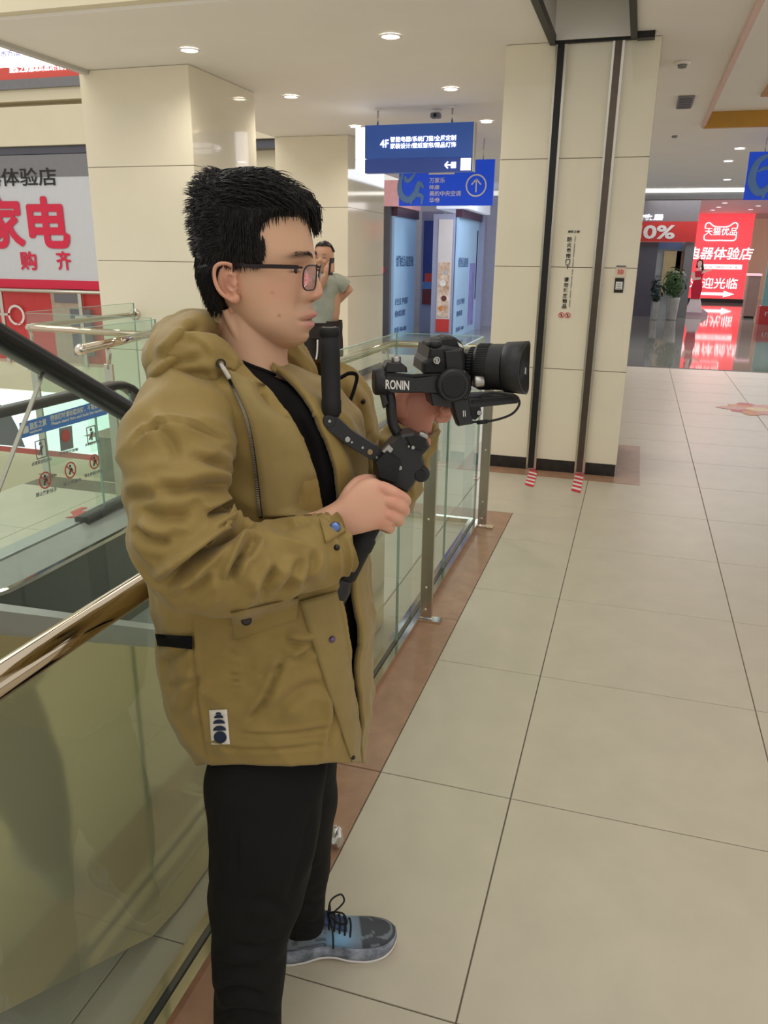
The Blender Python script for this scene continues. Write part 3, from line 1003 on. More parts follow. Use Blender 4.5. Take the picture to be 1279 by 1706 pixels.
# second blue board cut by the right edge
SY3 = 11.2
a, b = onY(1244, 333, SY3), onY(1252, 253, SY3)
sg3 = thing('brand_sign', 'bright blue hanging board with a pale swirl cut by the right edge', 'sign', (b[0]+.6, SY3, a[2]))
boxobj('sign_board', (b[0]-.02, SY3, a[2]), (b[0]+1.25, SY3+.04, b[2]), M_BLUE, sg3)
for x in (b[0]+.15, b[0]+1.1):
    MB().cyl((x, SY3+.02, b[2]-.005), (x, SY3+.02, 3.03), .006, None, 8).build('hanging_wire', M_STEEL, sg3)
swirl(SY3-.008, [(1283, 257), (1262, 270), (1252, 300), (1262, 320), (1280, 312), (1288, 290)], .05, sg3)
swirl(SY3-.008, [(1262, 286), (1274, 280), (1288, 282)], .025, sg3)
swirl(SY3-.008, [(1270, 331), (1274, 318), (1286, 316)], .03, sg3)

# ================================================================== glazed shopfronts in the middle distance
M_FROST = mat('frosted_film', rgb(168, 202, 230), rough=.28, var=.07, vscale=1.2, emit=rgb(140, 180, 225), estr=.10)
M_LAV = mat('lavender_panel', rgb(158, 162, 190), rough=.4, var=.04)
M_MAROON = mat('maroon_rail', rgb(74, 46, 66), rough=.4, var=.06)
ms = struct('wall_shops', MB().box((-6.5, 20.0, 0), (-1.0, 20.2, 3.03)), M_LAV)
tag(ms, 'lavender wall behind the frosted glass shopfronts')
fl3 = struct('floor', MB().box((-6.8, 13.3, -.42), (-3.2, 20, 0)), M_GLOSS)
tag(fl3, 'polished floor before the frosted glass shopfronts')


def px_wall(X, Y, y):
    """height seen at pixel row y on the vertical line through (X, Y)"""
    lo, hi = -1., 6.
    for _ in range(40):
        m_ = (lo+hi)/2
        if project(np.array((X, Y, m_)))[1] > y:
            lo = m_
        else:
            hi = m_
    return lo


s1 = thing('frosted_shopfront', 'nearer frosted blue glass shop panel beside the grey wall', 'shopfront', (-4.7, 16.6, 0), 'frosted shopfronts')
boxobj('grey_wall', (-5.6, 15.75, 0), (-4.8, 15.85, 2.55), M_DGREY, s1)
boxobj('lit_header', (-5.6, 15.7, 2.55), (-4.63, 17.42, 3.02), mat('pink_header', rgb(226, 170, 178), rough=.5, var=.1, emit=rgb(226, 170, 178), estr=.15), s1)
boxobj('maroon_rail', (-4.82, 15.85, 2.38), (-4.68, 17.5, 2.55), M_MAROON, s1)
boxobj('frosted_pane', (-4.79, 15.86, 0), (-4.74, 17.5, 2.38), M_FROST, s1)
for s_, y_, z0, w, h in (('给懂你生活 从这里开始', 16.0, 1.42, 1.3, .22), ('让生活 更美好', 15.95, .66, 1.0, .14), ('你的家', 15.95, .42, .8, .14), ('热线 400-800', 15.95, .1, .9, .12)):
    text(s_, (-4.735, y_, z0), Y3, Z3, w, h, mat('faded_ink', rgb(86, 112, 150), rough=.5, var=.06), s1, offset=.02)
MB().box((-5.02, 15.70, 1.30), (-4.9, 15.75, 1.42), None, .01).build('alarm_bell', M_RED, s1)
s2 = thing('frosted_shopfront', 'farther frosted blue glass shop panel beside the poster column', 'shopfront', (-3.65, 17.8, 0), 'frosted shopfronts')
boxobj('lit_header', (-4.12, 16.75, 2.56), (-3.45, 19.2, 3.02), mat('white_header', rgb(220, 226, 240), rough=.5, var=.05, emit=rgb(220, 226, 240), estr=.35), s2)
boxobj('maroon_rail', (-3.70, 16.7, 2.40), (-3.56, 19.0, 2.55), M_MAROON, s2)
boxobj('frosted_pane', (-3.68, 16.72, 0), (-3.63, 18.9, 2.40), M_FROST, s2)
for s_, y_, z0, w, h in (('给懂你生活 从这里开始', 16.8, 1.42, 1.0, .2), ('让生活 更美好', 16.8, .66, .8, .12), ('你的家', 16.8, .42, .6, .12), ('热线 400', 16.8, .1, .8, .1)):
    text(s_, (-3.625, y_, z0), Y3, Z3, w, h, MATS['faded_ink'], s2, offset=.02)
boxobj('lilac_poster', (-3.63, 18.0, .15), (-3.622, 18.6, 1.5), mat('lilac_print', rgb(150, 146, 214), rough=.5, var=.25, vscale=4), s2)
boxobj('steel_jamb', (-3.72, 18.9, 0), (-3.5, 19.15, 2.55), M_LAV, s2)
boxobj('dark_slot', (-3.63, 18.72, .7), (-3.622, 18.8, 2.2), M_INK, s2)
pc = thing('poster_column', 'pale column with a red and orange food poster between the frosted panels', 'column', (-3.95, 16.65, 0))
boxobj('column_body', (-4.14, 16.62, 0), (-3.70, 16.74, 2.45), M_LAV, pc)
boxobj('poster_paper', (-4.02, 16.60, .12), (-3.73, 16.62, 2.35), mat('poster_paper', rgb(222, 214, 214), rough=.5, var=.03), pc)
boxobj('poster_picture', (-4.0, 16.59, .42), (-3.76, 16.60, 1.52), mat('poster_food', rgb(232, 168, 110), rough=.5, var=.4, vscale=7, col2=rgb(226, 206, 196)), pc)
boxobj('poster_red', (-4.02, 16.59, .12), (-3.73, 16.60, .38), M_REDP, pc)
for k, (x, z, r) in enumerate(((-3.9, 1.1, .07), (-3.86, .8, .06), (-3.92, .6, .05), (-3.84, 1.32, .05))):
    MB().lathe((x, 16.59, z), -Y3, [(0, r), (.004, r*.9)], 16).build('printed_dish', mat('dish%d' % k, (rgb(240, 232, 226), rgb(110, 58, 50), rgb(228, 140, 70), rgb(196, 190, 192))[k], rough=.5, var=.2, vscale=20), pc)
np_ = thing('narrow_window', 'narrow dark blue window with a red patch between the frosted panels', 'window', (-4.35, 17.45, 0))
boxobj('window_surround', (-4.62, 17.52, 0), (-4.16, 17.6, 2.55), M_LAV, np_)
boxobj('window_picture', (-4.55, 17.44, .62), (-4.3, 17.46, 2.36), mat('night_blue', rgb(34, 52, 132), rough=.3, var=.2, vscale=2), np_)
boxobj('red_patch', (-4.55, 17.43, .62), (-4.3, 17.44, .95), mat('dark_red', rgb(110, 26, 40), rough=.4, var=.1), np_)
boxobj('blue_patch', (-4.55, 17.43, .95), (-4.3, 17.44, 1.1), mat('mid_blue', rgb(90, 130, 190), rough=.4, var=.1), np_)
boxobj('red_roof', (-4.5, 17.425, 1.1), (-4.3, 17.44, 1.28), MATS['red_panel'], np_)
area_light('shopfront_light', (-2.6, 15.5, 3.0), 1.6, 90, (.8, .88, 1), (0, 0, 0), 4.0)
# ================================================================== glass balustrade beside the man
M_GLASS = glass_mat('clear_glass', (.93, .975, .945), 1.0, .035)
M_GEDGE = mat('glass_edge', rgb(140, 180, 164), rough=.15, var=.03, spec=.7)
M_CLAD = mat('olive_cladding', rgb(214, 200, 160), rough=.085, metal=.55, var=.03, vscale=3.)
M_RUBBER = mat('handrail_rubber', rgb(24, 23, 25), rough=.32, var=.08)
M_DECK = mat('escalator_deck', rgb(172, 174, 172), rough=.35, metal=.25, var=.05, vscale=20)
M_STEP = mat('escalator_step', rgb(84, 86, 84), rough=.45, metal=.5, var=.08, vscale=20)
M_SKIRT = mat('escalator_skirt', rgb(70, 76, 68), rough=.22, metal=.5, var=.08, vscale=6)

BX = -.845
bal = thing('glass_balustrade', 'glass balustrade with steel posts and chrome handrail behind the man', 'balustrade', (BX, 2.4, 0))
ch = MB().box((BX-.034, -1.8, .0), (BX-.009, 4.72, .035)).box((BX+.009, -1.8, .0), (BX+.034, 4.72, .03)).build('base_channel', M_CHROME, bal)
boxobj('channel_gasket', (BX-.009, -1.8, .0), (BX+.009, 4.72, .026), M_BLACK, ch)
boxobj('base_channel', (-1.40, 4.70, 0), (BX-.034, 4.735, .03), M_CHROME, bal)
GT = 1.17
ys = [-1.8, -.20, 1.46, 2.96, 3.84, 4.70]


def pane(lo, hi, par, name='glass_pane'):
    o = boxobj(name, lo, hi, M_GLASS, par)
    if hi[1]-lo[1] > hi[0]-lo[0]:
        e = .0015
        boxobj('pane_edge', (lo[0], lo[1], hi[2]), (hi[0], hi[1], hi[2]+.003), M_GEDGE, o)
        boxobj('pane_edge', (lo[0], hi[1], lo[2]), (hi[0], hi[1]+e, hi[2]), M_GEDGE, o)
    else:
        boxobj('pane_edge', (lo[0], lo[1], hi[2]), (hi[0], hi[1], hi[2]+.003), M_GEDGE, o)
        boxobj('pane_edge', (hi[0], lo[1], lo[2]), (hi[0]+.0015, hi[1], hi[2]), M_GEDGE, o)
    return o


for a, b in zip(ys[:-1], ys[1:]):
    top = 1.0 if b < 1.5 else GT
    pane((BX-.006, a+.004, .03), (BX+.006, b-.004, top), bal)
pane((-1.38, 4.708, .03), (BX-.01, 4.720, GT), bal)
pane((-1.386, 3.5, .03), (-1.374, 4.70, GT), bal)


def post(x, y, par, h=1.0, dirx=1):
    p = MB().box((x-.005, y-.009, .02), (x+.052, y+.009, h), None, .002).build('post', M_STEEL, par)
    boxobj('foot_plate', (x-.02, y-.028, 0), (x+.095, y+.028, .012), M_CHROME, p)
    for z in (.06, .17, .5):
        MB().ell((x+.022, y-.011, z), (.006, .004, .006), 10, 6).build('screw', M_CHROME, p)
    MB().tube([(x+.03, y, h-.01), (x+.05, y, h+.035), (RAILX, y, RAILZ-.02)], .008, 8).build('rail_bracket', M_CHROME, p)
    return p


RAILX, RAILZ = -.8125, 1.031
for y in (.40, 1.82, 3.25, 4.66):
    post(BX+.034, y, bal, .99)
MB().tube([(RAILX, -1.8, RAILZ), (RAILX, 4.66, RAILZ), ], .0255, 24).build('handrail', M_RAIL, bal)
MB().tube([(RAILX-.01, 4.66, RAILZ+.02), (-.86, 4.76, 1.10), (-1.42, 4.76, 1.10), (-1.42, 3.55, 1.10)], .021, 18).build('handrail', M_RAIL, bal)
for y in (3.7, 4.6):
    MB().tube([(-1.42, y, 1.09), (-1.40, y+.02, 1.0), (-1.385, y+.05, .9)], (.006, .014), 8).build('rail_bracket', M_STEEL, bal)
MB().box((-1.40, 4.60, 0), (-1.385, 4.66, 1.0)).build('post', M_STEEL, bal)

# ================================================================== escalator
TAN = math.tan(math.radians(29))
KN = 1.95
BZ, DZ = 1.05, .50


def incl(y, z):
    """smooth knee between level and slope"""
    d = KN-y
    w = .22
    if d < -w:
        s = 0
    elif d > w:
        s = d
    else:
        s = (d+w)**2/(4*w)
    return z+s*TAN


esc = thing('escalator', 'escalator with black handrails and glass sides behind the balustrade', 'escalator', (-1.7, 2.0, 0))
YS_ = np.concatenate([np.linspace(-2.2, 1.5, 16), np.linspace(1.6, 2.5, 10), np.linspace(2.6, 3.0, 4)])
XN, XFAR = -1.12, -2.20


def belt(x, par):
    path = [(x, y, incl(y, BZ)) for y in YS_]
    r = .27
    for k in range(1, 15):
        t = math.pi/2-math.pi*1.05*k/14
        path.append((x, 3.0+r*.95*math.cos(t), BZ-r+r*math.sin(t)))
    path.append((x, 2.7, BZ-2*r-.005))
    R = []
    P = [np.array(p) for p in path]
    for i in range(len(P)):
        t = P[min(i+1, len(P)-1)]-P[max(i-1, 0)]
        t /= np.linalg.norm(t)
        n = np.cross(X3, t)
        if n[2] < 0 and i < 25:
            n = -n
        prof = [(-.038, -.012), (-.038, .004), (-.032, .013), (-.018, .018), (0, .019), (.018, .018), (.032, .013), (.038, .004), (.038, -.012), (.026, -.018), (-.026, -.018)]
        if i == 0:
            keep = n
        elif n@keep < 0:
            n = -n
        keep = n
        R.append([P[i]+X3*a+n*b for a, b in prof])
    return MB().rings(R).build('handrail_belt', M_RUBBER, par)


for xb, s in ((XN, 1), (XFAR, -1)):
    OW = .145 if s > 0 else .11
    belt(xb, esc)
    # glass between deck and belt, split where the joint strip stands
    cuts = [-2.2, -.9, .2, 1.31, 2.62, 3.12] if s > 0 else [-2.2, -.9, .2, 1.31, 2.86, 3.12]
    for a, b in zip(cuts[:-1], cuts[1:]):
        n = 8
        R = []
        for k in range(n+1):
            y = a+(b-a)*k/n
            lean = .29
            yb = y-lean if y < 2.3 else y
            z0, z1 = incl(yb, DZ), incl(y, BZ-.02)
            R.append([(xb-.004, yb+.003, z0), (xb+.004, yb+.003, z0), (xb+.004, y+.003, z1), (xb-.004, y+.003, z1)])
        MB().rings(R, True, True, False).build('side_glass', M_GLASS, esc)
        if s > 0 or b > 2:
            bl = b-(.29 if b < 2.3 else 0)
            R = [[(xb-.0045, bl+d, incl(bl, DZ)) for d in (-.002, .002)]+[(xb+.0045, bl+d, incl(bl, DZ)) for d in (.002, -.002)],
                 [(xb-.0045, b+d, incl(b, BZ-.02)) for d in (-.002, .002)]+[(xb+.0045, b+d, incl(b, BZ-.02)) for d in (.002, -.002)]]
            MB().rings(R, True, True, False).build('glass_joint', M_STEEL if b < 2.3 else M_GEDGE, esc)
    # deck: outer and inner boards
    for nm, x0, x1, dz0, dz1 in (('outer_deck', xb+s*.01, xb+s*OW, .0, -.01), ('inner_deck', xb-s*.01, xb-s*.13, -.0, -.05)):
        R = []
        for y in np.concatenate([YS_, [3.15]]):
            z = incl(y, DZ)
            R.append([(x0, y, z+dz0), (x1, y, z+dz1), (x1, y, z+dz1-.05), (x0, y, z+dz0-.05)])
        MB().rings(R, True, True, False).build(nm, M_DECK, esc)
    R = []
    for y in np.concatenate([YS_, [3.15]]):
        z = incl(y, DZ)
        x1 = xb-s*.13
        R.append([(x1, y, z-.045), (x1-s*.012, y, z-.05), (x1-s*.012, y, z-.065), (x1, y, z-.065)])
    MB().rings(R, True, True, False).build('deck_trim', M_CHROME, esc)
    R = []
    for y in np.concatenate([YS_, [3.15]]):
        z = incl(y, DZ)
        x1 = xb-s*.132
        R.append([(x1, y, z-.06), (x1+s*.012, y, z-.06), (x1+s*.012, y, max(incl(y, -.25), .0)), (x1, y, max(incl(y, -.25), .0))])
    MB().rings(R, True, True, False).build('skirt_panel', M_SKIRT, esc)
    # newel end cap
    MB().box((xb-.12, 2.95, 0), (xb+.11, 3.2, DZ-.07), None, .03).build('newel_base', M_DECK, esc)
    # outer cladding with its underside rising with the slope
    xo = xb+s*(OW+.002)
    seg = [-2.2, -.6, .55, 1.75, 3.15]
    for a, b in zip(seg[:-1], seg[1:]):
        R = []
        for k in range(11):
            y = a+(b-a)*k/10
            y = min(max(y, a+.002), b-.002)
            zb = max(.012, (1.31-y)*.6+.012)
            R.append([(xo-.01, y, zb), (xo+.01, y, zb), (xo+.01, y, incl(y, DZ)-.055), (xo-.01, y, incl(y, DZ)-.055)])
        MB().rings(R, True, True, False).build('side_cladding', M_CLAD, esc)
R = []
for y in np.linspace(-2.2, 1.3, 12):
    zb = max(.02, (1.31-y)*.6+.02)
    R.append([(XN+.1, y, zb), (XFAR-.1, y, zb), (XFAR-.1, y, zb+.03), (XN+.1, y, zb+.03)])
MB().rings(R, True, True, False).build('truss_underside', M_CREAM, esc)
boxobj('floor_plate', (XFAR+.12, 2.15, .001), (XN-.12, 3.6, .012), M_DECK, esc)
boxobj('comb_plate', (XFAR+.14, 1.9, .001), (XN-.14, 2.15, .016), M_STEEL, esc)
for k in range(9):
    y1 = 1.88-.40*k
    z = max(0, k-.6)*.222
    boxobj('step', (XFAR+.14, y1-.40, z-.22), (XN-.14, y1, z+.004), M_STEP, esc)

# stickers on the far glass
PLX = XFAR+.009
notice = thing('escalator_notice', 'escalator safety notice with a blue header and red prohibition rings on the glass', 'notice', (PLX, 2.4, .6))
M_NBLUE = mat('notice_blue', rgb(36, 124, 216), rough=.4, var=.03)


def quad(name, pix, m, par, d=.002, X=PLX):
    P = [onX(x, y, X) for x, y in pix]
    mb = MB().add(P+[p+X3*d for p in P], [(3, 2, 1, 0), (4, 5, 6, 7), (0, 1, 5, 4), (1, 2, 6, 5), (2, 3, 7, 6), (3, 0, 4, 7)])
    return mb.build(name, m, par)


def xtext(s, x0, y0, x1, y1, h, m, par, X=PLX+.0025, off=.02):
    a, b = onX(x0, y0, X), onX(x1, y1, X)
    d = b-a
    L = np.linalg.norm(d)
    d /= L
    up = np.cross(X3, d)
    text(s, a, d, up, L, h, m, par, offset=off, thick=.001)


quad('blue_header', [(34, 731), (178, 690), (176, 664), (32, 705)], M_NBLUE, notice)
quad('logo_square', [(38, 723), (47, 720), (46, 709), (37, 712)], M_WHITE, notice, .003)
xtext('居然之家', 50, 717, 78, 708, .028, M_WHITE, notice)
xtext('easyhome', 50, 724, 70, 718, .014, M_WHITE, notice)
xtext('乘扶梯时请站稳扶好，不要看手机', 84, 703, 174, 677, .026, M_WHITE, notice)
xtext('Please stand firm and hold the handrail', 86, 709, 174, 684, .013, M_WHITE, notice)
M_FILM = mat('pale_film', rgb(214, 222, 226), rough=.4, var=.04)
quad('red_card', [(101, 752), (122, 746), (119, 709), (98, 714)], M_GREY, notice)
P = onX(109, 726, PLX+.003)
MB().lathe(P, X3, [(0, .026), (.002, .026)], 22).build('red_disc', M_REDP, notice)
for (cx, cy), nm in (((68, 748), 'a'), ((152, 724), 'b')):
    P = onX(cx, cy, PLX)
    mb = MB()
    for x0, y0, x1, y1 in ((-.028, -.035, .028, -.035), (.028, -.035, .028, .035), (.028, .035, -.028, .035), (-.028, .035, -.028, -.035)):
        bar(mb, P, Y3, Z3, x0, y0, x1, y1, .004)
    bar(mb, P, Y3, Z3, -.018, -.02, .012, .012, .008)
    bar(mb, P, Y3, Z3, 0, -.025, 0, .012, .01)
    mb.lathe(P+Z3*.022, X3, [(0, .008), (.002, .008)], 12)
    mb.build('line_pictogram', M_GREYINK, notice)
for (cx, cy), r in (((75, 800), .032), ((117, 783), .032), ((157, 769), .03)):
    P = onX(cx, cy, PLX)
    mb = ring(MB(), P, Y3, Z3, r, .006)
    bar(mb, P, Y3, Z3, -r*.7, r*.7, r*.7, -r*.7, .006)
    mb.build('prohibition_ring', M_REDP, notice)
    mb = bar(MB(), P, Y3, Z3, -.008, -.018, .004, .008, .008)
    bar(mb, P, Y3, Z3, .004, .008, .014, -.006, .006)
    mb.lathe(P+Z3*.017, X3, [(0, .006), (.002, .006)], 10)
    mb.build('pictogram', M_INK, notice)
for s_, x0, y0, x1, y1, h in (('必须紧拉住小孩', 53, 777, 86, 767, .016), ('必须抱住宠物', 98, 759, 130, 751, .014), ('必须紧握扶手带', 142, 744, 166, 737, .013),
                              ('禁止攀爬扶手', 60, 829, 95, 818, .018), ('禁止手推车', 105, 811, 136, 801, .016), ('禁止使用行李车', 141, 796, 170, 787, .016)):
    xtext(s_, x0, y0, x1, y1, h, M_GREYINK, notice)
# red arrow and card on the far inner deck
zdk = DZ-.02
arr = thing('deck_arrow_sticker', 'red direction arrow and small white card stuck on the escalator deck', 'sticker', tuple(onZ(140, 862, zdk)))
A = onZ(128, 858, zdk+.012)
MB().prism([(-.02, 0), (.02, .05), (.1, .05), (.1, .02), (.04, .02), (.06, -.01), (.0, -.09), (-.05, .02)], A, Y3, -X3, Z3, 0, .003).build('red_arrow', M_REDP, arr)
A = onZ(145, 866, zdk+.006)
MB().prism([(0, -.03), (.22, -.03), (.22, .05), (0, .05)], A, Y3, -X3, Z3, 0, .004).build('white_card', M_FILM, arr)

# ================================================================== railing by the left pillar
rl = thing('glass_railing', 'glass railing with chrome rail fixed to the left pillar', 'railing', (-4.15, 4.75, 0))
RZ = 1.10
MB().tube([(-4.22, 6.165, RZ), (-4.16, 4.78, RZ), (-4.13, 4.73, RZ), (-4.08, 4.72, RZ), (-3.07, 4.60, RZ)], .022, 16).build('handrail', M_RAIL, rl)
MB().lathe((-4.22, 6.168, RZ), -Y3, [(0, .05), (.012, .048), (.018, .03)], 22).build('wall_flange', M_CHROME, rl)
MB().tube([(-3.12, 4.80, RZ), (-2.92, 3.74, RZ)], .026, 16).build('handrail', M_RAIL, rl)
MB().ell((-2.917, 3.725, RZ), (.033, .033, .033), 16, 10).build('rail_ball', M_CHROME, rl)
pane((-4.19, 4.80, .04), (-4.178, 6.1, 1.2), rl)
pane((-4.12, 4.70, .04), (-3.10, 4.712, 1.2), rl)
pane((-3.02, 3.85, .04), (-3.008, 4.62, 1.2), rl)
for x, y in ((-4.13, 4.74), (-3.08, 4.66), (-2.985, 4.05)):
    p = MB().box((x-.03, y-.008, .0), (x+.03, y+.008, .98), None, .002).build('post', M_STEEL, rl)
    MB().tube([(x, y, .95), (x+.015, y, 1.04), (x, y, RZ-.015)], .011, 8).build('rail_bracket', M_STEEL, p)
    boxobj('post_foot', (x-.06, y-.03, 0), (x+.06, y+.03, .012), M_CHROME, p)
    MB().cyl((x-.01, y-.07, .82), (x-.01, y+.02, .82), .02, None, 14).build('glass_clamp', M_CHROME, p)
P = onY(33, 545, 4.69)
ring(MB(), np.array((P[0], 4.695, P[2])), X3, Z3, .028, .006).build('sticker_ring', M_REDP, rl)
far = thing('far_railing', 'steel railing in front of the red shopfront across the atrium', 'railing', (-11, YF-.3, 0))
MB().tube([(-18, YF-.3, .86), (-8.6, YF-.3, .86)], .035, 10).build('handrail', M_STEEL, far)
for x in (-16, -14.2, -12.55, -10.62):
    p = boxobj('post', (x-.04, YF-.32, -.62), (x+.04, YF-.28, .84), M_STEEL, far)
    boxobj('glass_clamp', (x-.14, YF-.33, .35), (x+.14, YF-.27, .40), M_STEEL, p)
# ================================================================== the man with the stabiliser
import bmesh
from mathutils.bvhtree import BVHTree
A3 = np.array((AD[0], AD[1], 0.0))      # towards the right of the photo
B3 = np.array((BD[0], BD[1], 0.0))      # away from the camera


def vcol(me, C):
    at = me.color_attributes.new('Col', 'FLOAT_COLOR', 'POINT')
    C4 = np.concatenate([C, np.ones((len(C), 1))], 1).astype(np.float32)
    at.data.foreach_set('color', C4.ravel())


def coords(me):
    a = np.empty(len(me.vertices)*3, np.float32)
    me.vertices.foreach_get('co', a)
    return a.reshape(-1, 3).astype(float)


def remesh(mb, voxel, smooth=4, fac=.5):
    """melt overlapping closed shapes into one skin; returns vertex array and faces"""
    me = mb.mesh('tmp')
    bm = bmesh.new()
    bm.from_mesh(me)
    bmesh.ops.recalc_face_normals(bm, faces=bm.faces)
    bm.to_mesh(me)
    bm.free()
    o = bpy.data.objects.new('tmp', me)
    COL.objects.link(o)
    r = o.modifiers.new('r', 'REMESH')
    r.mode = 'VOXEL'
    r.voxel_size = voxel
    if smooth:
        s = o.modifiers.new('s', 'SMOOTH')
        s.iterations = smooth
        s.factor = fac
    dg = bpy.context.evaluated_depsgraph_get()
    e = o.evaluated_get(dg)
    m2 = e.to_mesh()
    V = coords(m2)
    F = [tuple(p.vertices) for p in m2.polygons]
    e.to_mesh_clear()
    bpy.data.objects.remove(o)
    bpy.data.meshes.remove(me)
    return V, F


# ---------------------------------------------------------------- head frame
HB = 1.335
HYAW = math.radians(16)
FH = A3*math.cos(HYAW)-B3*math.sin(HYAW)     # where the face looks
LH = A3*math.sin(HYAW)+B3*math.cos(HYAW)     # his left
H0 = PX(430, 470, HB)
SPX = (PX(530, 470, HB)-PX(330, 470, HB))@A3/200.0
SPZ = (PX(430, 370, HB)-PX(430, 570, HB))[2]/200.0


def HP(px, py, y=0.0):
    return H0+FH*((px-430)*SPX/math.cos(HYAW))+LH*y+Z3*((470-py)*SPZ)


EAR = .075*math.sin(HYAW)/SPX      # near-side features sit this far back in the picture


def to_head(P):
    d = np.asarray(P)-H0
    return d@FH/SPX*math.cos(HYAW)+430, d@LH, 470-d[..., 2]/SPZ


hd = np.array([  # row, front, back, half width
    (298, 432, 408, .012), (302, 452, 385, .034), (308, 468, 370, .047), (320, 488, 357, .060), (345, 507, 347, .070),
    (376, 515, 342, .0755), (400, 519, 341, .077), (418, 521, 342, .0775), (430, 517, 344, .077), (442, 511, 347, .0765),
    (456, 509, 351, .0755), (475, 508, 357, .0735), (490, 508, 365, .0715), (505, 508, 375, .069), (520, 508, 386, .066),
    (535, 507, 398, .0625), (548, 507, 410, .056), (558, 507, 422, .048), (568, 504, 438, .037), (575, 498, 452, .025), (580, 488, 464, .012)])
nose = np.array([(405, 0, .014), (420, 2, .014), (430, 8, .011), (440, 14, .0088), (456, 20, .0088), (470, 25.5, .0105), (480, 28.5, .013), (487, 29, .0145),
                 (493, 26, .0145), (498, 20, .0135), (502, 11, .013), (508, 10.5, .015), (515, 13.5, .019), (522, 20, .0215), (527, 16, .0225), (531, 6.5, .024), (536, 14.5, .022),
                 (541, 15.5, .021), (547, 9.5, .021), (553, 4, .022), (561, 6.5, .019), (568, 4, .018), (575, 0, .02)])
_yy = np.arange(298, 581, 1.0)
_kk = np.exp(-(np.arange(-12, 13)/5.0)**2)
_kk /= _kk.sum()
_sm = [np.interp(_yy, hd[:, 0], hd[:, k]) for k in (1, 2, 3)]
_sm = [np.where((_yy > 316) & (_yy < 568), np.convolve(np.pad(c, 12, mode='edge'), _kk, 'valid'), c) for c in _sm]
rows_ = np.concatenate([np.linspace(298, 320, 9)[:-1], np.linspace(320, 580, 131)])
NT = 120
headmb = MB()
Rr = []
for py in rows_:
    fr_, bk_, hw_ = (np.interp(py, _yy, c) for c in _sm)
    dn, sg_ = np.interp(py, nose[:, 0], nose[:, 1]), np.interp(py, nose[:, 0], nose[:, 2])
    xc = bk_*.46+fr_*.54
    ring_ = []
    for k in range(NT):
        t = 2*math.pi*k/NT
        c, s = math.cos(t), math.sin(t)
        n_ = 2.08 if c > 0 else 2.05
        cc = math.copysign(abs(c)**(2/n_), c)
        ss = math.copysign(abs(s)**(2/n_), s)
        x = xc+(fr_-xc if c > 0 else xc-bk_)*cc
        y = hw_*ss
        if c > 0:
            g_ = math.exp(-(y/sg_)**2)
            x += dn*g_
            ay = abs(y)
            # wings of the nose, eye sockets, lids, brow, cheek
            x += 12*math.exp(-((ay-.0150)/.0062)**2-((py-491)/8.0)**2)
            x -= 12*math.exp(-((ay-.031)/.016)**2-((py-447)/9.0)**2)
            x += 6.5*math.exp(-((ay-.032)/.0125)**2-((py-450)/7.0)**2)
            x += 3.0*math.exp(-((ay-.03)/.022)**2-((py-424)/7.0)**2)
            x += 3.5*math.exp(-((ay-.042)/.018)**2-((py-480)/16.0)**2)
            x -= 4.5*math.exp(-((ay-.027)/.009)**2-((py-508)/15.0)**2)
            x -= 4*math.exp(-((ay-.024)/.006)**2-((py-531)/4.0)**2)
        ring_.append(HP(x, py, y))
    Rr.append(ring_)
headmb.rings(Rr)
# neck
nk = [(418, 520, .052, .052), (416, 560, .052, .054), (418, 590, .053, .056), (421, 620, .056, .062), (424, 655, .062, .085), (425, 700, .07, .12)]
Rr = []
for x, y, r1, r2 in catmull(nk, 26):
    c = HP(x, y)
    Rr.append([c+FH*r1*math.cos(2*math.pi*k/40)+LH*r2*math.sin(2*math.pi*k/40) for k in range(40)])
headmb.rings(Rr)
# windpipe and the strap muscle of the neck
headmb.tube([HP(463, 575), HP(461, 600), HP(461, 640)], .014, 14)
headmb.tube([HP(388, 515, -.048), HP(412, 570, -.046), HP(446, 628, -.024), HP(455, 645, -.012)], [.007, .008, .007, .006], 14)
# ears: rim, lobe, inner bowl
for sd in (-1, 1):
    ye = .074*sd
    rim = [(397, 458), (396, 446), (389, 440), (379, 439), (370, 445), (367, 457), (370, 472), (377, 485), (386, 494), (393, 500), (398, 496), (398, 488)]
    pts = [HP(x+EAR, y, ye+sd*(.018 if x < 380 else .012 if x < 392 else .004)) for x, y in rim]
    headmb.tube(catmull(pts, 34), .0034, 10)
    bowl = [(398, 455), (390, 447), (380, 448), (374, 458), (378, 474), (388, 487), (396, 489), (399, 472)]
    vs = [HP(x+EAR, y, ye+sd*.007) for x, y in bowl]
    c = HP(389+EAR, 467, ye+sd*.001)
    headmb.prism([(0, 0)]*0 or [((v-c)@FH, (v-c)[2]) for v in vs], c, FH, Z3, LH*sd, -.012, .009)
    headmb.tube(catmull([HP(x+EAR, y, ye+sd*.011) for x, y in ((395, 456), (386, 455), (382, 463), (385, 476), (393, 483))], 16), .0026, 8)
    headmb.tube([HP(398+EAR, 466, ye+sd*.006), HP(395+EAR, 472, ye+sd*.010), HP(397+EAR, 479, ye+sd*.005)], .004, 8)
    headmb.ell(HP(382+EAR, 467, ye+sd*.0055), (15*SPX, .006, 27*SPZ), 20, 12, (FH, LH, Z3))
    headmb.ell(HP(394+EAR, 495, ye+sd*.007), (.006, .004, .007), 12, 8)
HV, HF = remesh(headmb, .0018, 3, .45)
hx, hy, hz = to_head(HV)
SK = np.array(rgb(214, 170, 140))
Cc = np.tile(SK, (len(HV), 1))


def tint(w, col):
    global Cc
    w = np.clip(w, 0, 1)[:, None]
    Cc = Cc*(1-w)+np.array(col)*w


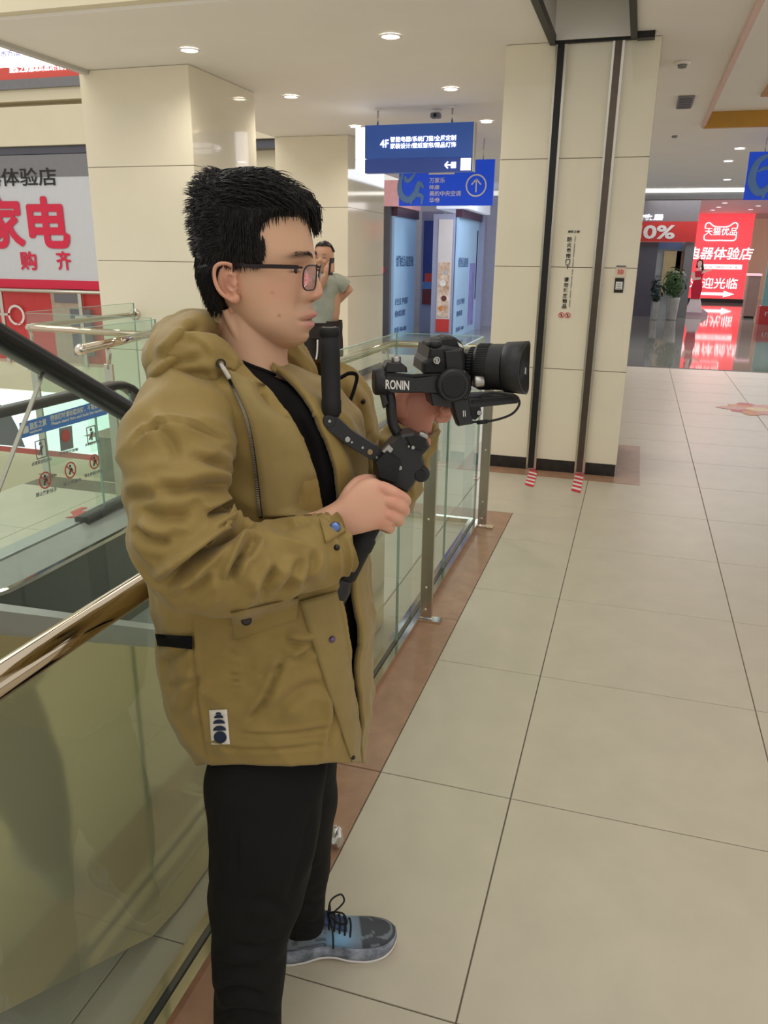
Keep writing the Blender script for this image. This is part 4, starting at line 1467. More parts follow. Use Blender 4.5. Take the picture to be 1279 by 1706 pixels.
tint(.42*np.exp(-((hx-475)/30)**2-((hz-480)/26)**2), rgb(212, 150, 124))
tint(.5*np.exp(-((hx-528)/13)**2-((hz-488)/13)**2-(hy/.02)**2), rgb(206, 132, 116))
tint(.5*((hx < 402+EAR) & (hx > 362+EAR) & (np.abs(hy) > .068) & (hz > 436) & (hz < 504)), rgb(206, 136, 116))
tint(.6*np.exp(-((hx-386-EAR)/7)**2-((hz-468)/10)**2), rgb(150, 84, 70))
tint(.25*np.exp(-((hx-470)/50)**2-((hz-560)/26)**2), rgb(172, 136, 112))
# lips
lw = np.exp(-((np.abs(hy))/.023)**4)*(hx > 500)
tint(.85*lw*np.exp(-((hz-523)/5.0)**2), rgb(190, 116, 114))
tint(.85*lw*np.exp(-((hz-539)/5.5)**2), rgb(204, 134, 136))
tint(.9*(hx > 498)*np.exp(-((np.abs(hy))/.024)**6)*np.exp(-((hz-531)/1.8)**2), rgb(96, 46, 46))
# shaved upper lip, nostril, lash line, mole
tint(.35*(hx > 500)*np.exp(-((hz-511)/7)**2-(hy/.03)**2), rgb(160, 142, 138))
tint(.8*np.exp(-((hx-521)/4)**2-((hz-500)/2.6)**2-((np.abs(hy)-.008)/.005)**2), rgb(70, 34, 30))
tint(.85*(hx > 480)*np.exp(-((np.abs(hy)-.033)/.014)**4-((hz-451)/1.6)**2), rgb(40, 28, 26))
tint(.8*(hx > 470)*np.exp(-((np.abs(hy)-.036)/.021)**4-((hz-424-(np.abs(hy)-.03)*120)/4.2)**2), rgb(72, 56, 50))
tint(.6*np.exp(-((hx-464-15)/2.2)**2-((hz-521)/2.2)**2)*(hy < 0), rgb(120, 84, 74))
tint(.35*np.exp(-((hx-455-16)/3)**2-((hz-484)/2.4)**2)*(hy < 0), rgb(150, 96, 76))
# scalp under the hair
sc = ((hz < 366) & (hx < 505)) | ((hx < 440+EAR*.8) & (hz < 436)) | ((hx < 366+EAR) & (hz < 512))
tint(.9*sc, rgb(30, 26, 25))


# ---------------------------------------------------------------- hands
def chain(mb, pts, rads, n=14):
    """finger: smooth tapered tube with a round tip"""
    P = catmull(pts, 22)
    r = np.interp(np.linspace(0, 1, 22), np.linspace(0, 1, len(rads)), rads)
    d = P[-1]-P[-2]
    d /= np.linalg.norm(d)
    PP = [p for p in P]
    rr = [float(q) for q in r]
    for t in (.35, .65, .85, .96):
        PP.append(P[-1]+d*r[-1]*t)
        rr.append(float(r[-1]*math.sqrt(1-t*t)))
    mb.tube(PP, rr, n)


def palm(mb, rows, n=30, p=2.5):
    """rows: point, axis across (unit), half across, unit thickness axis, half thickness"""
    R = []
    for c, u, hu, w, hw in rows:
        R.append([c+u*hu*math.copysign(abs(math.cos(t))**(2/p), math.cos(t))+w*hw*math.copysign(abs(math.sin(t))**(2/p), math.sin(t))
                  for t in [2*math.pi*k/n for k in range(n)]])
    mb.rings(R)


DBR, DBL = -.125, -.115


def PR(x, y, b):
    return PX(x, y, b+DBR)


def PL(x, y, b):
    return PX(x, y, b+DBL)


rh = MB()
across = lambda dx, dy: (A3*dx-Z3*dy)/math.hypot(dx, dy)
U = across(.28, 1.0)
rowsR = []
for (x, y, b, hu, hw) in catmull([(535, 880, 1.285, .028, .023), (565, 866, 1.285, .029, .021), (590, 852, 1.283, .037, .020), (612, 842, 1.281, .0415, .0175), (634, 838, 1.280, .042, .0155), (646, 838, 1.281, .036, .0125)], 16):
    rowsR.append((PR(x, y, b), U, hu, B3, hw))
palm(rh, rowsR)
chain(rh, [PR(617, 811, 1.283), PR(638, 813, 1.276), PR(664, 825, 1.277), PR(676, 834, 1.298), PR(671, 840, 1.322)], [.0105, .0105, .0092, .0086, .0078])
chain(rh, [PR(632, 832, 1.281), PR(654, 836, 1.272), PR(671, 847, 1.281), PR(672, 853, 1.304), PR(656, 852, 1.327)], [.011, .0112, .0095, .009, .008])
chain(rh, [PR(630, 850, 1.282), PR(648, 856, 1.274), PR(663, 864, 1.284), PR(663, 869, 1.306), PR(648, 866, 1.327)], [.0105, .0108, .0092, .0088, .0078])
chain(rh, [PR(620, 866, 1.284), PR(634, 872, 1.279), PR(648, 878, 1.289), PR(648, 882, 1.306), PR(634, 877, 1.322)], [.009, .0095, .0082, .0078, .007])
chain(rh, [PR(572, 846, 1.288), PR(588, 820, 1.290), PR(602, 804, 1.303), PR(624, 802, 1.330), PR(645, 812, 1.343)], [.015, .0155, .0122, .0105, .009])
# web between thumb and index finger
rh.ell(PR(604, 818, 1.293), (.017, .017, .02), 16, 10)
RV, RF = remesh(rh, .0015, 5, .5)
RC = np.tile(np.array(rgb(220, 170, 144)), (len(RV), 1))
for (x, y, b) in ((654, 836, 1.266), (648, 856, 1.268), (634, 872, 1.272), (638, 812, 1.268), (664, 825, 1.27), (671, 847, 1.275), (600, 800, 1.295)):
    w = np.exp(-(np.linalg.norm(RV-PR(x, y, b), axis=1)/.011)**2)[:, None]*.55
    RC = RC*(1-w)+np.array(rgb(212, 138, 122))*w

lh = MB()
rowsL = []
for (x, y, b, hu, hw) in catmull([(694, 742, 1.425, .026, .022), (692, 712, 1.425, .028, .023), (692, 692, 1.422, .034, .024), (694, 674, 1.418, .039, .022), (698, 658, 1.416, .038, .018), (702, 648, 1.416, .030, .014)], 14):
    rowsL.append((PL(x, y, b), A3, hu, B3, hw))
palm(lh, rowsL)
chain(lh, [PL(722, 664, 1.412), PL(738, 662, 1.405), PL(752, 668, 1.392), PL(752, 678, 1.375), PL(740, 684, 1.362)], [.0105, .0105, .0095, .009, .008])
chain(lh, [PL(714, 652, 1.416), PL(726, 642, 1.412), PL(744, 640, 1.400), PL(752, 652, 1.384), PL(744, 662, 1.370)], [.0105, .0105, .0095, .009, .008])
chain(lh, [PL(704, 648, 1.42), PL(712, 632, 1.418), PL(732, 626, 1.408), PL(744, 636, 1.392), PL(738, 648, 1.378)], [.0105, .0105, .0095, .009, .008])
chain(lh, [PL(722, 684, 1.412), PL(734, 682, 1.402), PL(744, 688, 1.390), PL(742, 696, 1.374), PL(730, 698, 1.364)], [.0095, .0095, .0085, .008, .007])
chain(lh, [PL(672, 690, 1.412), PL(666, 672, 1.402), PL(672, 652, 1.394), PL(686, 640, 1.390), PL(698, 634, 1.388)], [.013, .0135, .0115, .010, .009])
LV, LF = remesh(lh, .0016, 5, .5)
LC = np.tile(np.array(rgb(204, 142, 122)), (len(LV), 1))

# ---------------------------------------------------------------- trunk and limbs inside the clothes
core = MB()
core.tube([PX(424, 640, 1.335), PX(428, 700, 1.34), PX(432, 850, 1.34), PX(432, 1050, 1.34), PX(436, 1210, 1.34)], [(.06, .09), (.08, .12), (.09, .12), (.09, .11), (.09, .11)], 20)
core.tube([PX(330, 690, 1.22), PX(296, 800, 1.13), PX(310, 900, 1.115), PX(400, 925, 1.11), PX(480, 905, 1.13), PX(560, 868, 1.16)], [.055, .045, .042, .04, .036, .026], 14)
core.tube([PX(500, 690, 1.46), PX(560, 770, 1.50), PX(604, 840, 1.42), PX(650, 790, 1.355), PX(693, 722, 1.312)], [.055, .045, .04, .034, .024], 14)
core.tube([PX(435, 1230, 1.28), PX(435, 1400, 1.24), PX(425, 1560, 1.21), PX(414, 1740, 1.20)], [.075, .065, .048, .035], 14)
core.tube([PX(470, 1230, 1.41), PX(485, 1400, 1.45), PX(500, 1490, 1.475), PX(505, 1535, 1.486)], [.065, .052, .038, .024], 14)
CV, CFc = remesh(core, .012, 2, .5)
CC = np.tile(SK, (len(CV), 1))

man = thing('person', 'man in an olive hooded jacket and black trousers holding a camera on a stabiliser', 'person', tuple(np.append((PX(430, 1700, 1.34))[:2], 0)))
allV = np.concatenate([HV, RV, LV, CV])
allF = list(HF)
for F, off in ((RF, len(HV)), (LF, len(HV)+len(RV)), (CFc, len(HV)+len(RV)+len(LV))):
    allF += [tuple(i+off for i in f) for f in F]
M_SKIN = attr_mat('skin', rough=.48, sss=.12, bump=.08, bscale=420., spec=.4)
bm_ = MB()
bm_.v = [tuple(p) for p in allV]
bm_.f = allF
bm_.s = [True]*len(allF)
body = bm_.build('body', M_SKIN, man, fixn=False)
vcol(body.data, np.concatenate([Cc, RC, LC, CC]))

# eyes
for sd in (-1, 1):
    e_ = MB().ell(HP(489, 450, .030*sd), (.0108, .0108, .0108), 20, 14).build('eye', mat('eye_white', rgb(214, 206, 200), rough=.15, var=.03), man)
    MB().ell(HP(499.5, 450, .030*sd), (.003, .006, .006), 14, 10, (FH, LH, Z3)).build('iris', mat('iris', rgb(34, 24, 20), rough=.1, var=.05), e_)

# ---------------------------------------------------------------- hair
M_HAIR = mat('black_hair', rgb(26, 22, 21), rough=.42, var=.35, vscale=60., spec=.35)
rnd = random.Random(11)
hm = MB()
# cap
caprows = []
cap = np.array([(290, 425, 400, .006), (293, 450, 376, .03), (300, 468, 358, .050), (314, 486, 344, .066), (335, 503, 337, .077), (355, 508, 333, .081), (372, 490, 331, .082), (390, 466+EAR*.6, 330, .0825), (410, 450+EAR*.8, 331, .083), (432, 440+EAR*.8, 335, .082), (438, 404+EAR, 337, .081), (446, 362+EAR, 340, .079), (470, 358+EAR, 347, .073), (495, 364+EAR, 355, .066), (515, 376+EAR*.6, 363, .053)])
for py in np.linspace(290, 515, 60):
    f_, b_, w_ = (np.interp(py, cap[:, 0], cap[:, k]) for k in (1, 2, 3))
    rr = []
    xc = 425 if py < 380 else min(425, f_-2)
    for k in range(64):
        t = 2*math.pi*k/64
        c, s = math.cos(t), math.sin(t)
        x = xc+(f_-xc if c > 0 else xc-b_)*math.copysign(abs(c)**(.75), c)
        y = w_*math.copysign(abs(s)**.85, s)
        j = 1+.012*mnoise.noise(Vector((x*.12, y*140, py*.12)))
        rr.append(HP(425+(x-425)*j, py, y*j))
    caprows.append(rr)
hm.rings(caprows)


def strand(p, dirs, L, r=.0009, n=4):
    """tapered three-sided lock bending through dirs"""
    P = [p]
    for i in range(n):
        u = i/(n-1)*(len(dirs)-1)
        k = min(int(u), len(dirs)-2)
        d = dirs[k]*(1-(u-k))+dirs[k+1]*(u-k)
        d = d/np.linalg.norm(d)
        P.append(P[-1]+d*L/n)
    rad = [r*(1-i/n)**.7+1e-5 for i in range(n+1)]
    hm.tube(P, rad, 3, False)


def surf(px, py, side):
    """point on the hair cap at a pixel for the near (-1) or far side"""
    f_, b_, w_ = (np.interp(py, cap[:, 0], cap[:, k]) for k in (1, 2, 3))
    xc = 425 if py < 380 else min(425, f_-2)
    u = (px-xc)/max(f_-xc, 1) if px > xc else (xc-px)/max(xc-b_, 1)
    u = min(abs(u), 1)**(1/.75)
    y = w_*max(0, 1-u*u)**.425
    return HP(px, py, y*side), y


def jit(a):
    return FH*rnd.gauss(0, a)+LH*rnd.gauss(0, a)+Z3*rnd.gauss(0, a)


for k in range(5200):
    py = rnd.uniform(291, 510)
    f_, b_, w_ = (np.interp(py, cap[:, 0], cap[:, q]) for q in (1, 2, 3))
    px = rnd.uniform(b_+1, f_-1)
    sd = -1 if rnd.random() < .66 else 1
    p, y = surf(px, py, sd)
    out = LH*sd
    if py < 352 and px > 385+rnd.uniform(-18, 18):            # top: swept forward into the fringe
        d0 = FH*.8+Z3*.10+out*.1+jit(.14)
        d1 = FH*.75-Z3*(.25+.5*(px-400)/110)+out*.1+jit(.1)
        strand(p, [d0, d1], rnd.uniform(.026, .042), .0011)
    elif px < 400 and py < 430:          # crown and back: up and out
        up = 1.0 if py < 345 else .25
        d0 = -FH*.85+Z3*up*.5+out*.25+jit(.22)
        d1 = -FH*.65-Z3*(.05 if py < 340 else .4)+out*.15+jit(.22)
        strand(p, [d0, d1], rnd.uniform(.012, .024)*np.interp(py, (330, 430), (.95, .3)), .0011)
    else:                                # sides and nape: close and downward
        d0 = -Z3*.9+out*.2-FH*.15+jit(.12)
        d1 = -Z3*1.0+out*.03+FH*(.1 if px > 410 else -.05)+jit(.1)
        strand(p, [d0, d1], rnd.uniform(.012, .022), .0011)
# fringe locks reaching over the brow
for k in range(900):
    t = rnd.random()
    y = rnd.uniform(-.062, .055)
    x0 = 470+30*rnd.random()
    py0 = np.interp(x0, (455, 500), (300, 322))
    p = HP(x0, py0+abs(y)*200, y)
    q = HP(rnd.uniform(498, 529)-abs(y)*330, rnd.uniform(350, 377) - (6 if y < -.03 else 0), y*.95)
    if rnd.random() < .16:
        q = HP(rnd.uniform(518, 532), rnd.uniform(368, 397), rnd.uniform(.0, .03))
    m_ = (p+q)/2+FH*.010+Z3*.008
    P = catmull([p, m_, q], 7)
    hm.tube([v+jit(.0006) for v in P], [.0014*(1-i/7)**.6+2e-5 for i in range(7)], 3, False)
# sideburn and edge over the ear
for k in range(420):
    x0 = rnd.uniform(398, 446)+EAR*.85
    py0 = rnd.uniform(395, 432)
    sd = -1 if rnd.random() < .7 else 1
    yy = .0805 if x0 < 445 else .0775
    p = HP(x0, py0, sd*yy)
    end = np.interp(x0-EAR*.85, (398, 412, 428, 440, 448), (441, 446, 455, 446, 425))
    q = HP(x0+rnd.uniform(-3, 3), min(end, py0+rnd.uniform(10, 26)), sd*(yy-.001))
    hm.tube(catmull([p, (p+q)/2+LH*sd*.002, q], 4), [.0012, .0010, .0007, 1e-5], 3, False)
hair = hm.build('hair', M_HAIR, man, fixn=False)
# brows
for sd in (-1, 1):
    mb = MB()
    for k in range(150):
        u = rnd.random()
        y = .012+.040*u
        py = 427-6*math.sin(u*2.4)+rnd.uniform(-3, 3)
        xs = np.interp(y, (.0, .012, .03, .045, .055), (523, 523.5, 520, 511, 503))
        p = HP(xs+.3, py, y*sd)
        d = (LH*sd*.8-FH*.35+Z3*.35*(1-u))+FH*.15
        d /= np.linalg.norm(d)
        mb.tube([p, p+d*.003+FH*.0006, p+d*.006-FH*.0006], [.0003, .00025, 2e-5], 3, False)
    mb.build('eyebrow', M_HAIR, man, fixn=False)
# ---------------------------------------------------------------- cloth helpers
def PXv(x, y, b):
    x, y, b = np.broadcast_arrays(np.asarray(x, float), np.asarray(y, float), np.asarray(b, float))
    d = CR*((x-639.5)/FPX)[..., None]-CU*((y-853)/FPX)[..., None]+CF
    t = b/(d[..., 0]*BD[0]+d[..., 1]*BD[1])
    return CAM+d*t[..., None]


def at_ab(a, b, py):
    """point at right offset a and depth b that shows on pixel row py"""
    x = 437+a/b*1390
    for _ in range(4):
        P = PXv(x, py, b)
        x = x+(a-P@A3)/b*1390
    return PXv(x, py, b)


def normals(G, closed=True):
    if closed:
        du = np.roll(G, -1, 1)-np.roll(G, 1, 1)
    else:
        du = np.gradient(G, axis=1)
    dv = np.gradient(G, axis=0)
    n = np.cross(du, dv)
    l = np.linalg.norm(n, axis=2, keepdims=True)
    return n/np.maximum(l, 1e-9)


def outward(G, N):
    c = G.mean(1, keepdims=True)
    s = np.sign(((G-c)*N).sum((1, 2), keepdims=True))
    return N*np.where(s == 0, 1, s)


def seg_dist(Q, poly):
    """distance in px to a polyline and the position along it (0..1)"""
    best = np.full(Q.shape[0], 1e9)
    tt = np.zeros(Q.shape[0])
    side = np.zeros(Q.shape[0])
    P = np.array(poly, float)
    L = np.r_[0, np.cumsum(np.linalg.norm(np.diff(P, axis=0), axis=1))]
    for i in range(len(P)-1):
        d = P[i+1]-P[i]
        l2 = d@d
        u = np.clip(((Q-P[i])@d)/l2, 0, 1)
        r = Q-(P[i]+u[:, None]*d)
        dist = np.linalg.norm(r, axis=1)
        k = dist < best
        best[k] = dist[k]
        tt[k] = (L[i]+u[k]*math.sqrt(l2))/L[-1]
        side[k] = np.sign(d[0]*r[k, 1]-d[1]*r[k, 0])
    return best, tt, side


def crease(G, N, folds, closed=True):
    """press folds (pixel polylines) into the camera-facing side of a cloth grid"""
    sh = G.shape
    P = G.reshape(-1, 3)
    Nn = N.reshape(-1, 3)
    q = project(P)
    v = P-CAM
    v /= np.linalg.norm(v, axis=1, keepdims=True)
    face = np.clip(-(v*Nn).sum(1)*2.0, 0, 1)
    disp = np.zeros(len(P))
    for poly, w, dep in folds:
        d, t, s = seg_dist(q, catmull(poly, max(6, 4*len(poly))) if len(poly) > 2 else poly)
        tap = np.clip(np.minimum(t, 1-t)*5, 0, 1)**.7
        tap = np.where(d < 6*w, tap, 0)
        # sharp valley with a soft roll on its upper side
        disp += tap*dep*(-np.exp(-(d/w)**1.4)+.75*np.exp(-((d-2.1*w)/(1.3*w))**2)*np.where(s < 0, 1.0, .45))
    return (P+Nn*(disp*face)[:, None]).reshape(sh)


def puff(G, N, amp, f1, f2=0, amp2=0, seed=0):
    sh = G.shape
    P = G.reshape(-1, 3)
    d = np.array([amp*mnoise.noise(Vector((p[0]*f1+seed, p[1]*f1, p[2]*f1*1.3))) + (amp2*mnoise.noise(Vector((p[0]*f2, p[1]*f2+seed, p[2]*f2))) if amp2 else 0) for p in P])
    return (P+N.reshape(-1, 3)*d[:, None]).reshape(sh)


def fold_noise(G, N, amp, fu, fv, seed):
    """soft ridges running across the cloth"""
    n, m = G.shape[:2]
    D = np.zeros((n, m, 1))
    for i in range(n):
        for k in range(m):
            a = 2*math.pi*k/m
            v = mnoise.noise(Vector((i/n*fu+.35*math.sin(a), fv*math.cos(a)*.5+seed, fv*math.sin(a)*.5)))
            D[i, k, 0] = amp*(1-3.2*abs(v))
    return G+N*D


def grid_add(mb, G, closed=True, caps=False):
    n, m = G.shape[:2]
    fs = []
    for k in range(n-1):
        for i in range(m if closed else m-1):
            j = (i+1) % m
            fs.append((k*m+i, k*m+j, k*m+m+j, k*m+m+i))
    if caps:
        fs.append(tuple(range(m-1, -1, -1)))
        fs.append(tuple((n-1)*m+i for i in range(m)))
    mb.add(G.reshape(-1, 3), fs, True)


def tube_grid(rows, n, m, p=2.0):
    """rows (px x, px y, depth b, in-picture radius, depth radius) -> grid of points"""
    Rw = catmull(rows, n)
    C = np.array([PX(r[0], r[1], r[2]) for r in Rw])
    G = np.zeros((n, m, 3))
    T = np.gradient(C, axis=0)
    T /= np.linalg.norm(T, axis=1, keepdims=True)
    for i in range(n):
        nb = B3-T[i]*(B3@T[i])
        nb /= np.linalg.norm(nb)
        pl = np.cross(T[i], nb)
        for k in range(m):
            t = 2*math.pi*k/m
            c, s = math.cos(t), math.sin(t)
            c, s = math.copysign(abs(c)**(2/p), c), math.copysign(abs(s)**(2/p), s)
            G[i, k] = C[i]+pl*Rw[i][3]*c+nb*Rw[i][4]*s
    return G


M_JKT = mat('olive_fabric', rgb(147, 124, 71), rough=.62, var=.07, vscale=26., bump=.12, bscale=900., sheen=.15, spec=.3)
M_JKT2 = mat('olive_placket', rgb(146, 126, 78), rough=.62, var=.07, vscale=26., bump=.12, bscale=900., sheen=.15, spec=.3)
M_LINING = mat('jacket_lining', rgb(96, 82, 52), rough=.7, var=.06, vscale=40.)
M_TEE = mat('black_cotton', rgb(17, 16, 17), rough=.85, var=.12, vscale=20., bump=.1, bscale=600., spec=.2)
M_PANTS = mat('black_trouser_cloth', rgb(19, 18, 18), rough=.8, var=.1, vscale=14., bump=.1, bscale=500., spec=.25)
M_METALDK = mat('gunmetal', rgb(60, 56, 54), rough=.3, metal=1., var=.05)
M_BSNAP = mat('blue_snap', rgb(96, 118, 168), rough=.22, metal=.9, var=.05)

# ---------------------------------------------------------------- jacket trunk
TH = math.radians(20)
Ft = A3*math.cos(TH)-B3*math.sin(TH)
Lt = A3*math.sin(TH)+B3*math.cos(TH)
BC = 1.335
jr = np.array([  # row, left outline, right outline, half width, near edge, far edge
    (598, 345, 474, .085, 395, 452), (612, 322, 500, .110, 412, 474), (632, 296, 536, .135, 436, 494), (650, 276, 556, .150, 455, 508), (690, 262, 588, .160, 484, 530), (730, 258, 596, .158, 506, 546),
    (800, 254, 600, .152, 529, 562), (850, 250, 602, .148, 540, 572), (900, 247, 604, .148, 551, 580), (980, 246, 608, .152, 566, 590), (1050, 257, 611, .160, 578, 598),
    (1120, 268, 612, .165, 588, 601), (1180, 284, 609, .166, 596, 604), (1240, 306, 606, .164, 602, 606), (1272, 333, 604, .158, 603, 605)])


def trunk_ring(py, scale=1.0, tilt=0.0, M=240, edges=True, n_=2.5):
    xl, xr, hw, xn, xf = (np.interp(py, jr[:, 0], jr[:, k]) for k in range(1, 6))
    aL, aR = PX(xl, py, 1.30)@A3, PX(xr, py, 1.38)@A3
    ac, hA = (aL+aR)/2, (aR-aL)/2
    HW = hw
    HD = math.sqrt(max(hA**2-(HW*math.sin(TH))**2, .0009))/math.cos(TH)

    def ab(ph):
        c, s = np.cos(ph), np.sin(ph)
        c, s = np.sign(c)*np.abs(c)**(2/n_), np.sign(s)*np.abs(s)**(2/n_)
        fd, ld = HD*c*scale, HW*s*scale
        return ac+fd*math.cos(TH)+ld*math.sin(TH), BC-fd*math.sin(TH)+ld*math.cos(TH)

    def pts(ph):
        a, b = ab(ph)
        return at_ab(a, b, py+tilt*np.cos(ph)), a, b
    if not edges:
        ph = np.linspace(0, 2*math.pi, M, endpoint=False)
        return fixz(pts(ph)[0], ph, py, tilt, ab)
    tst = np.linspace(-2.2, .6, 400)
    q = project(fixz(pts(tst)[0], tst, py, tilt, ab))[:, 0]
    k = int(np.argmax(q))
    pn = tst[int(np.argmin(np.abs(q[:k+1]-min(xn, q[k]-.4))))]
    pf = tst[int(np.argmin(np.abs(q[:k+1]-min(xf, q[k]-.1))))]
    pf = max(pf, pn+.04)
    ph = np.linspace(pn, pf-2*math.pi, M)
    return fixz(pts(ph)[0], ph, py, tilt, ab)


def fixz(P, ph, py, tilt, ab):
    """far half of the garment keeps the height it has at the middle"""
    a, b = ab(ph)
    be = np.minimum(b, 1.31)
    Q = at_ab(a*be/b, be, py+tilt*np.cos(ph))
    out = np.stack([a*AD[0]+b*BD[0], a*AD[1]+b*BD[1], Q[:, 2]], -1)
    return out


rowsJ = np.concatenate([np.linspace(598, 700, 28)[:-1], np.linspace(700, 1272, 150)])
tl = lambda py: np.interp(py, (598, 640, 760), (12, 6, 0))
G = np.array([trunk_ring(py, 1.0, tl(py)) for py in rowsJ])
N = outward(G, normals(G, False))
trunk_folds = [
    ([(473, 1067), (500, 1073), (530, 1070)], 6, 0.0135), ([(408, 1205), (440, 1168), (462, 1120), (476, 1090)], 5, 0.0095),
    ([(488, 1104), (510, 1088), (535, 1076)], 5, 0.0095), ([(318, 1020), (322, 1100), (330, 1180), (343, 1270)], 3, 0.0054),
    ([(387, 1030), (389, 1100), (392, 1165)], 3, 0.0047), ([(396, 1221), (450, 1224), (510, 1218), (556, 1209)], 3, 0.0054),
    ([(330, 1237), (400, 1248), (470, 1247), (550, 1238)], 3, 0.0047), ([(268, 1112), (292, 1092), (318, 1070)], 7, 0.0081),
    ([(300, 1192), (318, 1160), (332, 1120)], 7, 0.0081), ([(285, 1150), (305, 1135), (325, 1140)], 6, 0.0054),
    ([(545, 1262), (552, 1225), (560, 1190), (556, 1140)], 5, 0.0081), ([(455, 1190), (500, 1150), (545, 1140)], 9, 0.0081), ([(430, 1130), (470, 1110)], 8, 0.0054),
    ([(430, 640), (445, 720), (470, 800)], 7, 0.0054), ([(470, 700), (490, 780), (500, 850)], 6, 0.0041),
    ([(350, 620), (330, 680), (330, 730)], 4, 0.0054), ([(560, 700), (590, 760), (600, 820)], 7, 0.0081), ([(575, 660), (600, 700)], 7, 0.0081)]
G = puff(G, N, .006, 9., 22., .003, 3.)
G = fold_noise(G, N, .0035, 9., 5., 1.)
G = crease(G, N, trunk_folds, False)
# hem and front edge roll in slightly
jk = MB()
n, m = G.shape[:2]
Nn = outward(G, normals(G, False))
Gi = G-Nn*.011
fs = []
for k in range(n-1):
    for i in range(m-1):
        fs.append((k*m+i, k*m+i+1, k*m+m+i+1, k*m+m+i))
o_ = n*m
fs += [tuple(o_+v for v in f[::-1]) for f in fs[:]]
for k in range(n-1):
    fs.append((k*m, k*m+m, o_+k*m+m, o_+k*m))
    fs.append((k*m+m-1, o_+k*m+m-1, o_+k*m+2*m-1, k*m+2*m-1))
for i in range(m-1):
    fs.append(((n-1)*m+i, (n-1)*m+i+1, o_+(n-1)*m+i+1, o_+(n-1)*m+i))
    fs.append((i, o_+i, o_+i+1, i+1))
jk.add(np.concatenate([G.reshape(-1, 3), Gi.reshape(-1, 3)]), fs, True)

# ---------------------------------------------------------------- sleeves
rsl = [(338, 655, 1.255, .040, .045), (318, 682, 1.215, .070, .062), (298, 735, 1.165, .078, .070), (290, 790, 1.135, .0745, .072), (288, 845, 1.115, .0705, .072), (299, 892, 1.105, .073, .072),
       (326, 928, 1.102, .077, .070), (372, 944, 1.100, .075, .064), (430, 944, 1.103, .068, .058), (485, 932, 1.112, .058, .051), (530, 917, 1.125, .052, .045), (556, 908, 1.134, .047, .041), (573, 901, 1.140, .0455, .037)]
GS = tube_grid(rsl, 190, 150)
NS = outward(GS, normals(GS))
arm_folds = [
    ([(270, 978), (290, 960), (320, 936), (363, 903), (399, 880), (426, 866)], 8, 0.0341),
    ([(346, 860), (375, 846), (408, 838), (434, 842)], 6, 0.0202), ([(383, 968), (391, 946), (408, 914), (422, 890)], 6, 0.0232),
    ([(434, 1000), (446, 968), (462, 940)], 6, 0.0124), ([(255, 812), (300, 815), (343, 808), (390, 812), (428, 826)], 8, 0.0139),
    ([(312, 758), (350, 768), (385, 784), (424, 812)], 7, 0.0109), ([(345, 890), (380, 872), (420, 868)], 5, 0.0124), ([(222, 880), (250, 900), (285, 905)], 8, 0.0124),
    ([(235, 850), (275, 862), (320, 860)], 9, 0.0109), ([(300, 990), (330, 975), (352, 955)], 7, 0.0109), ([(410, 930), (420, 915), (432, 890)], 5, 0.0124),
    ([(470, 990), (490, 960), (500, 930)], 7, 0.0093), ([(505, 985), (520, 950), (524, 915)], 7, 0.0078), ([(470, 880), (500, 872), (520, 868)], 6, 0.0062),
    ([(215, 740), (245, 715), (285, 702), (330, 712), (380, 735)], 3, 0.0078), ([(240, 700), (280, 730), (300, 770)], 8, 0.0062), ([(205, 835), (235, 825), (262, 832)], 8, 0.0078)]
GS = puff(GS, NS, .007, 10., 24., .003, 7.)
GS = fold_noise(GS, NS, .0055, 13., 2.2, 4.)
GS = crease(GS, NS, arm_folds)
grid_add(jk, GS)
# cuff turn-in
last = GS[-1]
cen = last.mean(0)
ax_ = (PX(573, 901, 1.140)-PX(556, 908, 1.134))
ax_ /= np.linalg.norm(ax_)
R = np.array([last, cen+(last-cen)*.9-ax_*.002, cen+(last-cen)*.82-ax_*.02, cen+(last-cen)*.7-ax_*.05])
grid_add(jk, R)
lsl = [(512, 634, 1.43, .045, .045), (548, 664, 1.455, .072, .055), (570, 728, 1.485, .070, .058), (585, 790, 1.495, .065, .056), (604, 834, 1.45, .064, .056), (632, 832, 1.395, .061, .054), (654, 796, 1.355, .056, .050), (674, 752, 1.330, .048, .045), (688, 718, 1.315, .042, .040), (694, 704, 1.310, .040, .038)]
GL = tube_grid(lsl, 130, 110)
NL = outward(GL, normals(GL))
GL = puff(GL, NL, .006, 11., 26., .003, 12.)
GL = fold_noise(GL, NL, .006, 11., 2.2, 8.)
GL = crease(GL, NL, [([(620, 760), (660, 775), (710, 770)], 8, .010), ([(640, 715), (680, 735), (725, 735)], 7, .008), ([(625, 800), (660, 815), (690, 820)], 8, .009), ([(612, 735), (640, 750), (660, 770)], 7, .007),
                     ([(590, 650), (600, 690), (605, 730)], 6, .008), ([(570, 640), (585, 700), (590, 760)], 7, .006)])
grid_add(jk, GL)
last = GL[-1]
cen = last.mean(0)
ax_ = PX(694, 704, 1.310)-PX(688, 718, 1.315)
ax_ /= np.linalg.norm(ax_)
R = np.array([last, cen+(last-cen)*.9, cen+(last-cen)*.82-ax_*.015, cen+(last-cen)*.74-ax_*.05])
grid_add(jk, R)

